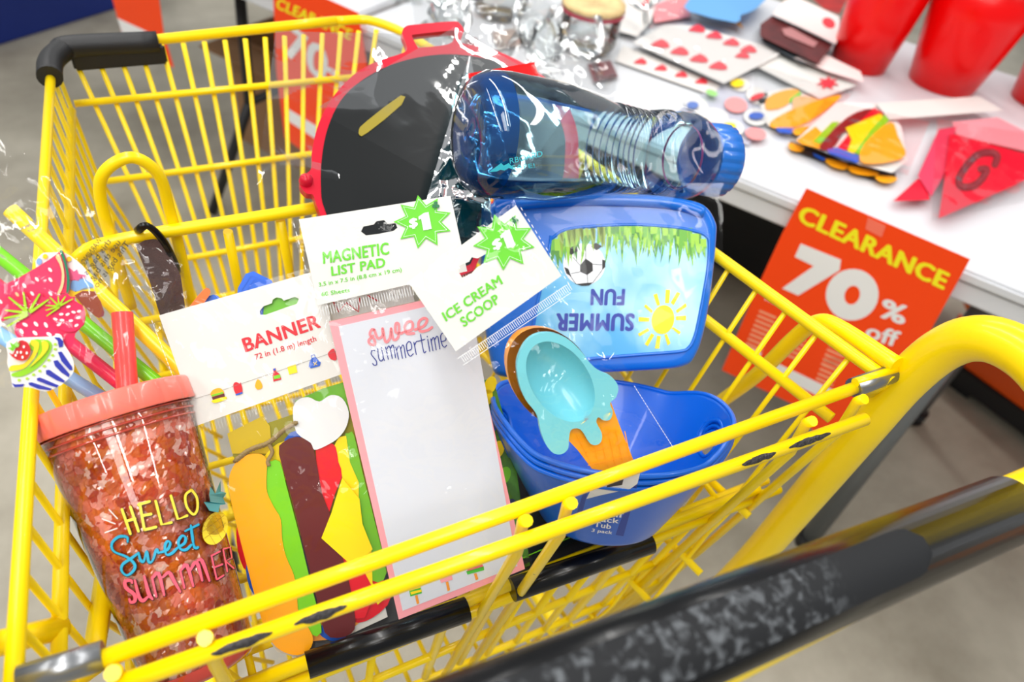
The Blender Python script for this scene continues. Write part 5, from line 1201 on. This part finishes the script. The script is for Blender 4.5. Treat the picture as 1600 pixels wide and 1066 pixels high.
for i in range(14):
    t_ = i / 14; x, y = 812 + 78 * t_, 326 + 124 * t_; strokes('perforation', SH, [[(x, y), (x + 2.4, y + 4)]], 1.0, SEAM, sc, off=.003, curve=0)
for i in range(22):
    t_ = i / 22; x, y = 985 + 60 * t_, 600 + 95 * t_; strokes('perforation', FS, [[(x, y), (x + 1.8, y + 3)]], .8, SEAM, sc, off=.006, curve=0)

# ================================================================== STRAP, TOYS AND OTHER BITS
bl = thing('child_seat_strap', 'black looped strap with dark brown webbing on the yellow divider bar', 'strap', AX(235, 370, 1, .291))
lp_ = AX(247, 372, 1, .291)
for k_ in range(2):
    tube('strap_loop', [AX(x + k_ * 3, y + k_ * 1.5, 1, yy) for x, y, yy in ((216, 358, .281), (228, 352, .279), (246, 366, .279), (262, 390, .28), (274, 418, .282), (270, 424, .29), (252, 404, .300), (232, 380, .302), (216, 362, .298))], .0022, BLK, bl, smooth_n=5, closed=True, seg=8)
WEB = mat('dark_brown_webbing', (62, 34, 28), .55, bump=.5, bscale=1200, var=.35, vscale=60)
SPl = Pl(AX(250, 400, 1, .281), n=CAM - AX(250, 430, 1, .281))
sheet('webbing', SPl, [(212, 384), (232, 372), (250, 376), (268, 400), (282, 430), (288, 470), (294, 520), (262, 530), (246, 480), (234, 440), (222, 410)], .0018, WEB, bl)
film('webbing_cover', SPl, [(206, 380), (282, 396), (300, 520), (240, 530)], FILMC, bl, off=.004, amp=.003, nx=20, ny=30, sc=40)
t = thing('toy_clip', 'small bright blue plastic toy scoop behind the banner card', 'toy', D(400, 450, .52))
bt = mat('toy_blue', (30, 104, 226), .3, coat=.4)
TPn = Pl(D(400, 440, .50), n=CAM - D(400, 440, .5))
sheet('toy_blade', TPn, [(370, 470), (372, 450), (384, 428), (396, 424), (424, 438), (430, 450), (420, 480)], .004, bt, t, curve=0)
strokes('toy_ridge', TPn, [[(378, 452), (392, 430), (420, 442)], [(384, 456), (396, 437), (416, 447)]], 1.6, bt, t, off=.004, th=.001, curve=0)
sheet('toy_handle', TPn, [(320, 474), (328, 462), (340, 462), (352, 480), (330, 490)], .005, bt, t, curve=2)
t = thing('toy_spade', 'small orange plastic blade peeking above the banner card', 'toy', D(315, 465, .5))
sheet('toy_blade', TPn, [(292, 492), (300, 476), (318, 454), (326, 450), (330, 458), (318, 476), (306, 494)], .003, mat('toy_orange', (248, 112, 20), .3, coat=.4), t, off=.007, curve=3)
t = thing('patterned_pack', 'yellow and green patterned pack standing behind the notepad edge', 'pack', D(790, 760, .53))
QP = Pl(D(760, 640, .50), n=LP.n)
sheet('pack_body', QP, [(745, 590), (770, 596), (800, 700), (826, 880), (800, 890)], .004, mat('leaf_green_pack', (70, 130, 40), .4, var=.5, vscale=90), t)
for x, y, m in ((758, 620, CH), (768, 660, BL), (776, 700, CH), (786, 740, LG_), (795, 790, mat('pack_navy', (14, 34, 90), .4)), (764, 600, CH)): sheet('pack_spot', QP, ell(x, y, 9, 14, 20, 16), .0006, m, t, off=.0042)
t = thing('green_pack', 'black and green package lying flat on the seat behind the notepad', 'pack', D(860, 840, .5))
sheet('pack_body', lambda x, y, o=0: Z(x, y, .812 + o), [(800, 860), (870, 820), (905, 832), (915, 838), (815, 884)], .004, mat('dark_pack', (16, 22, 18), .35), t)
strokes('pack_stripe', lambda x, y, o=0: Z(x, y, .8165 + o), [[(812, 874), (900, 836)]], 1.6, LG_, t, off=.0002, curve=0)
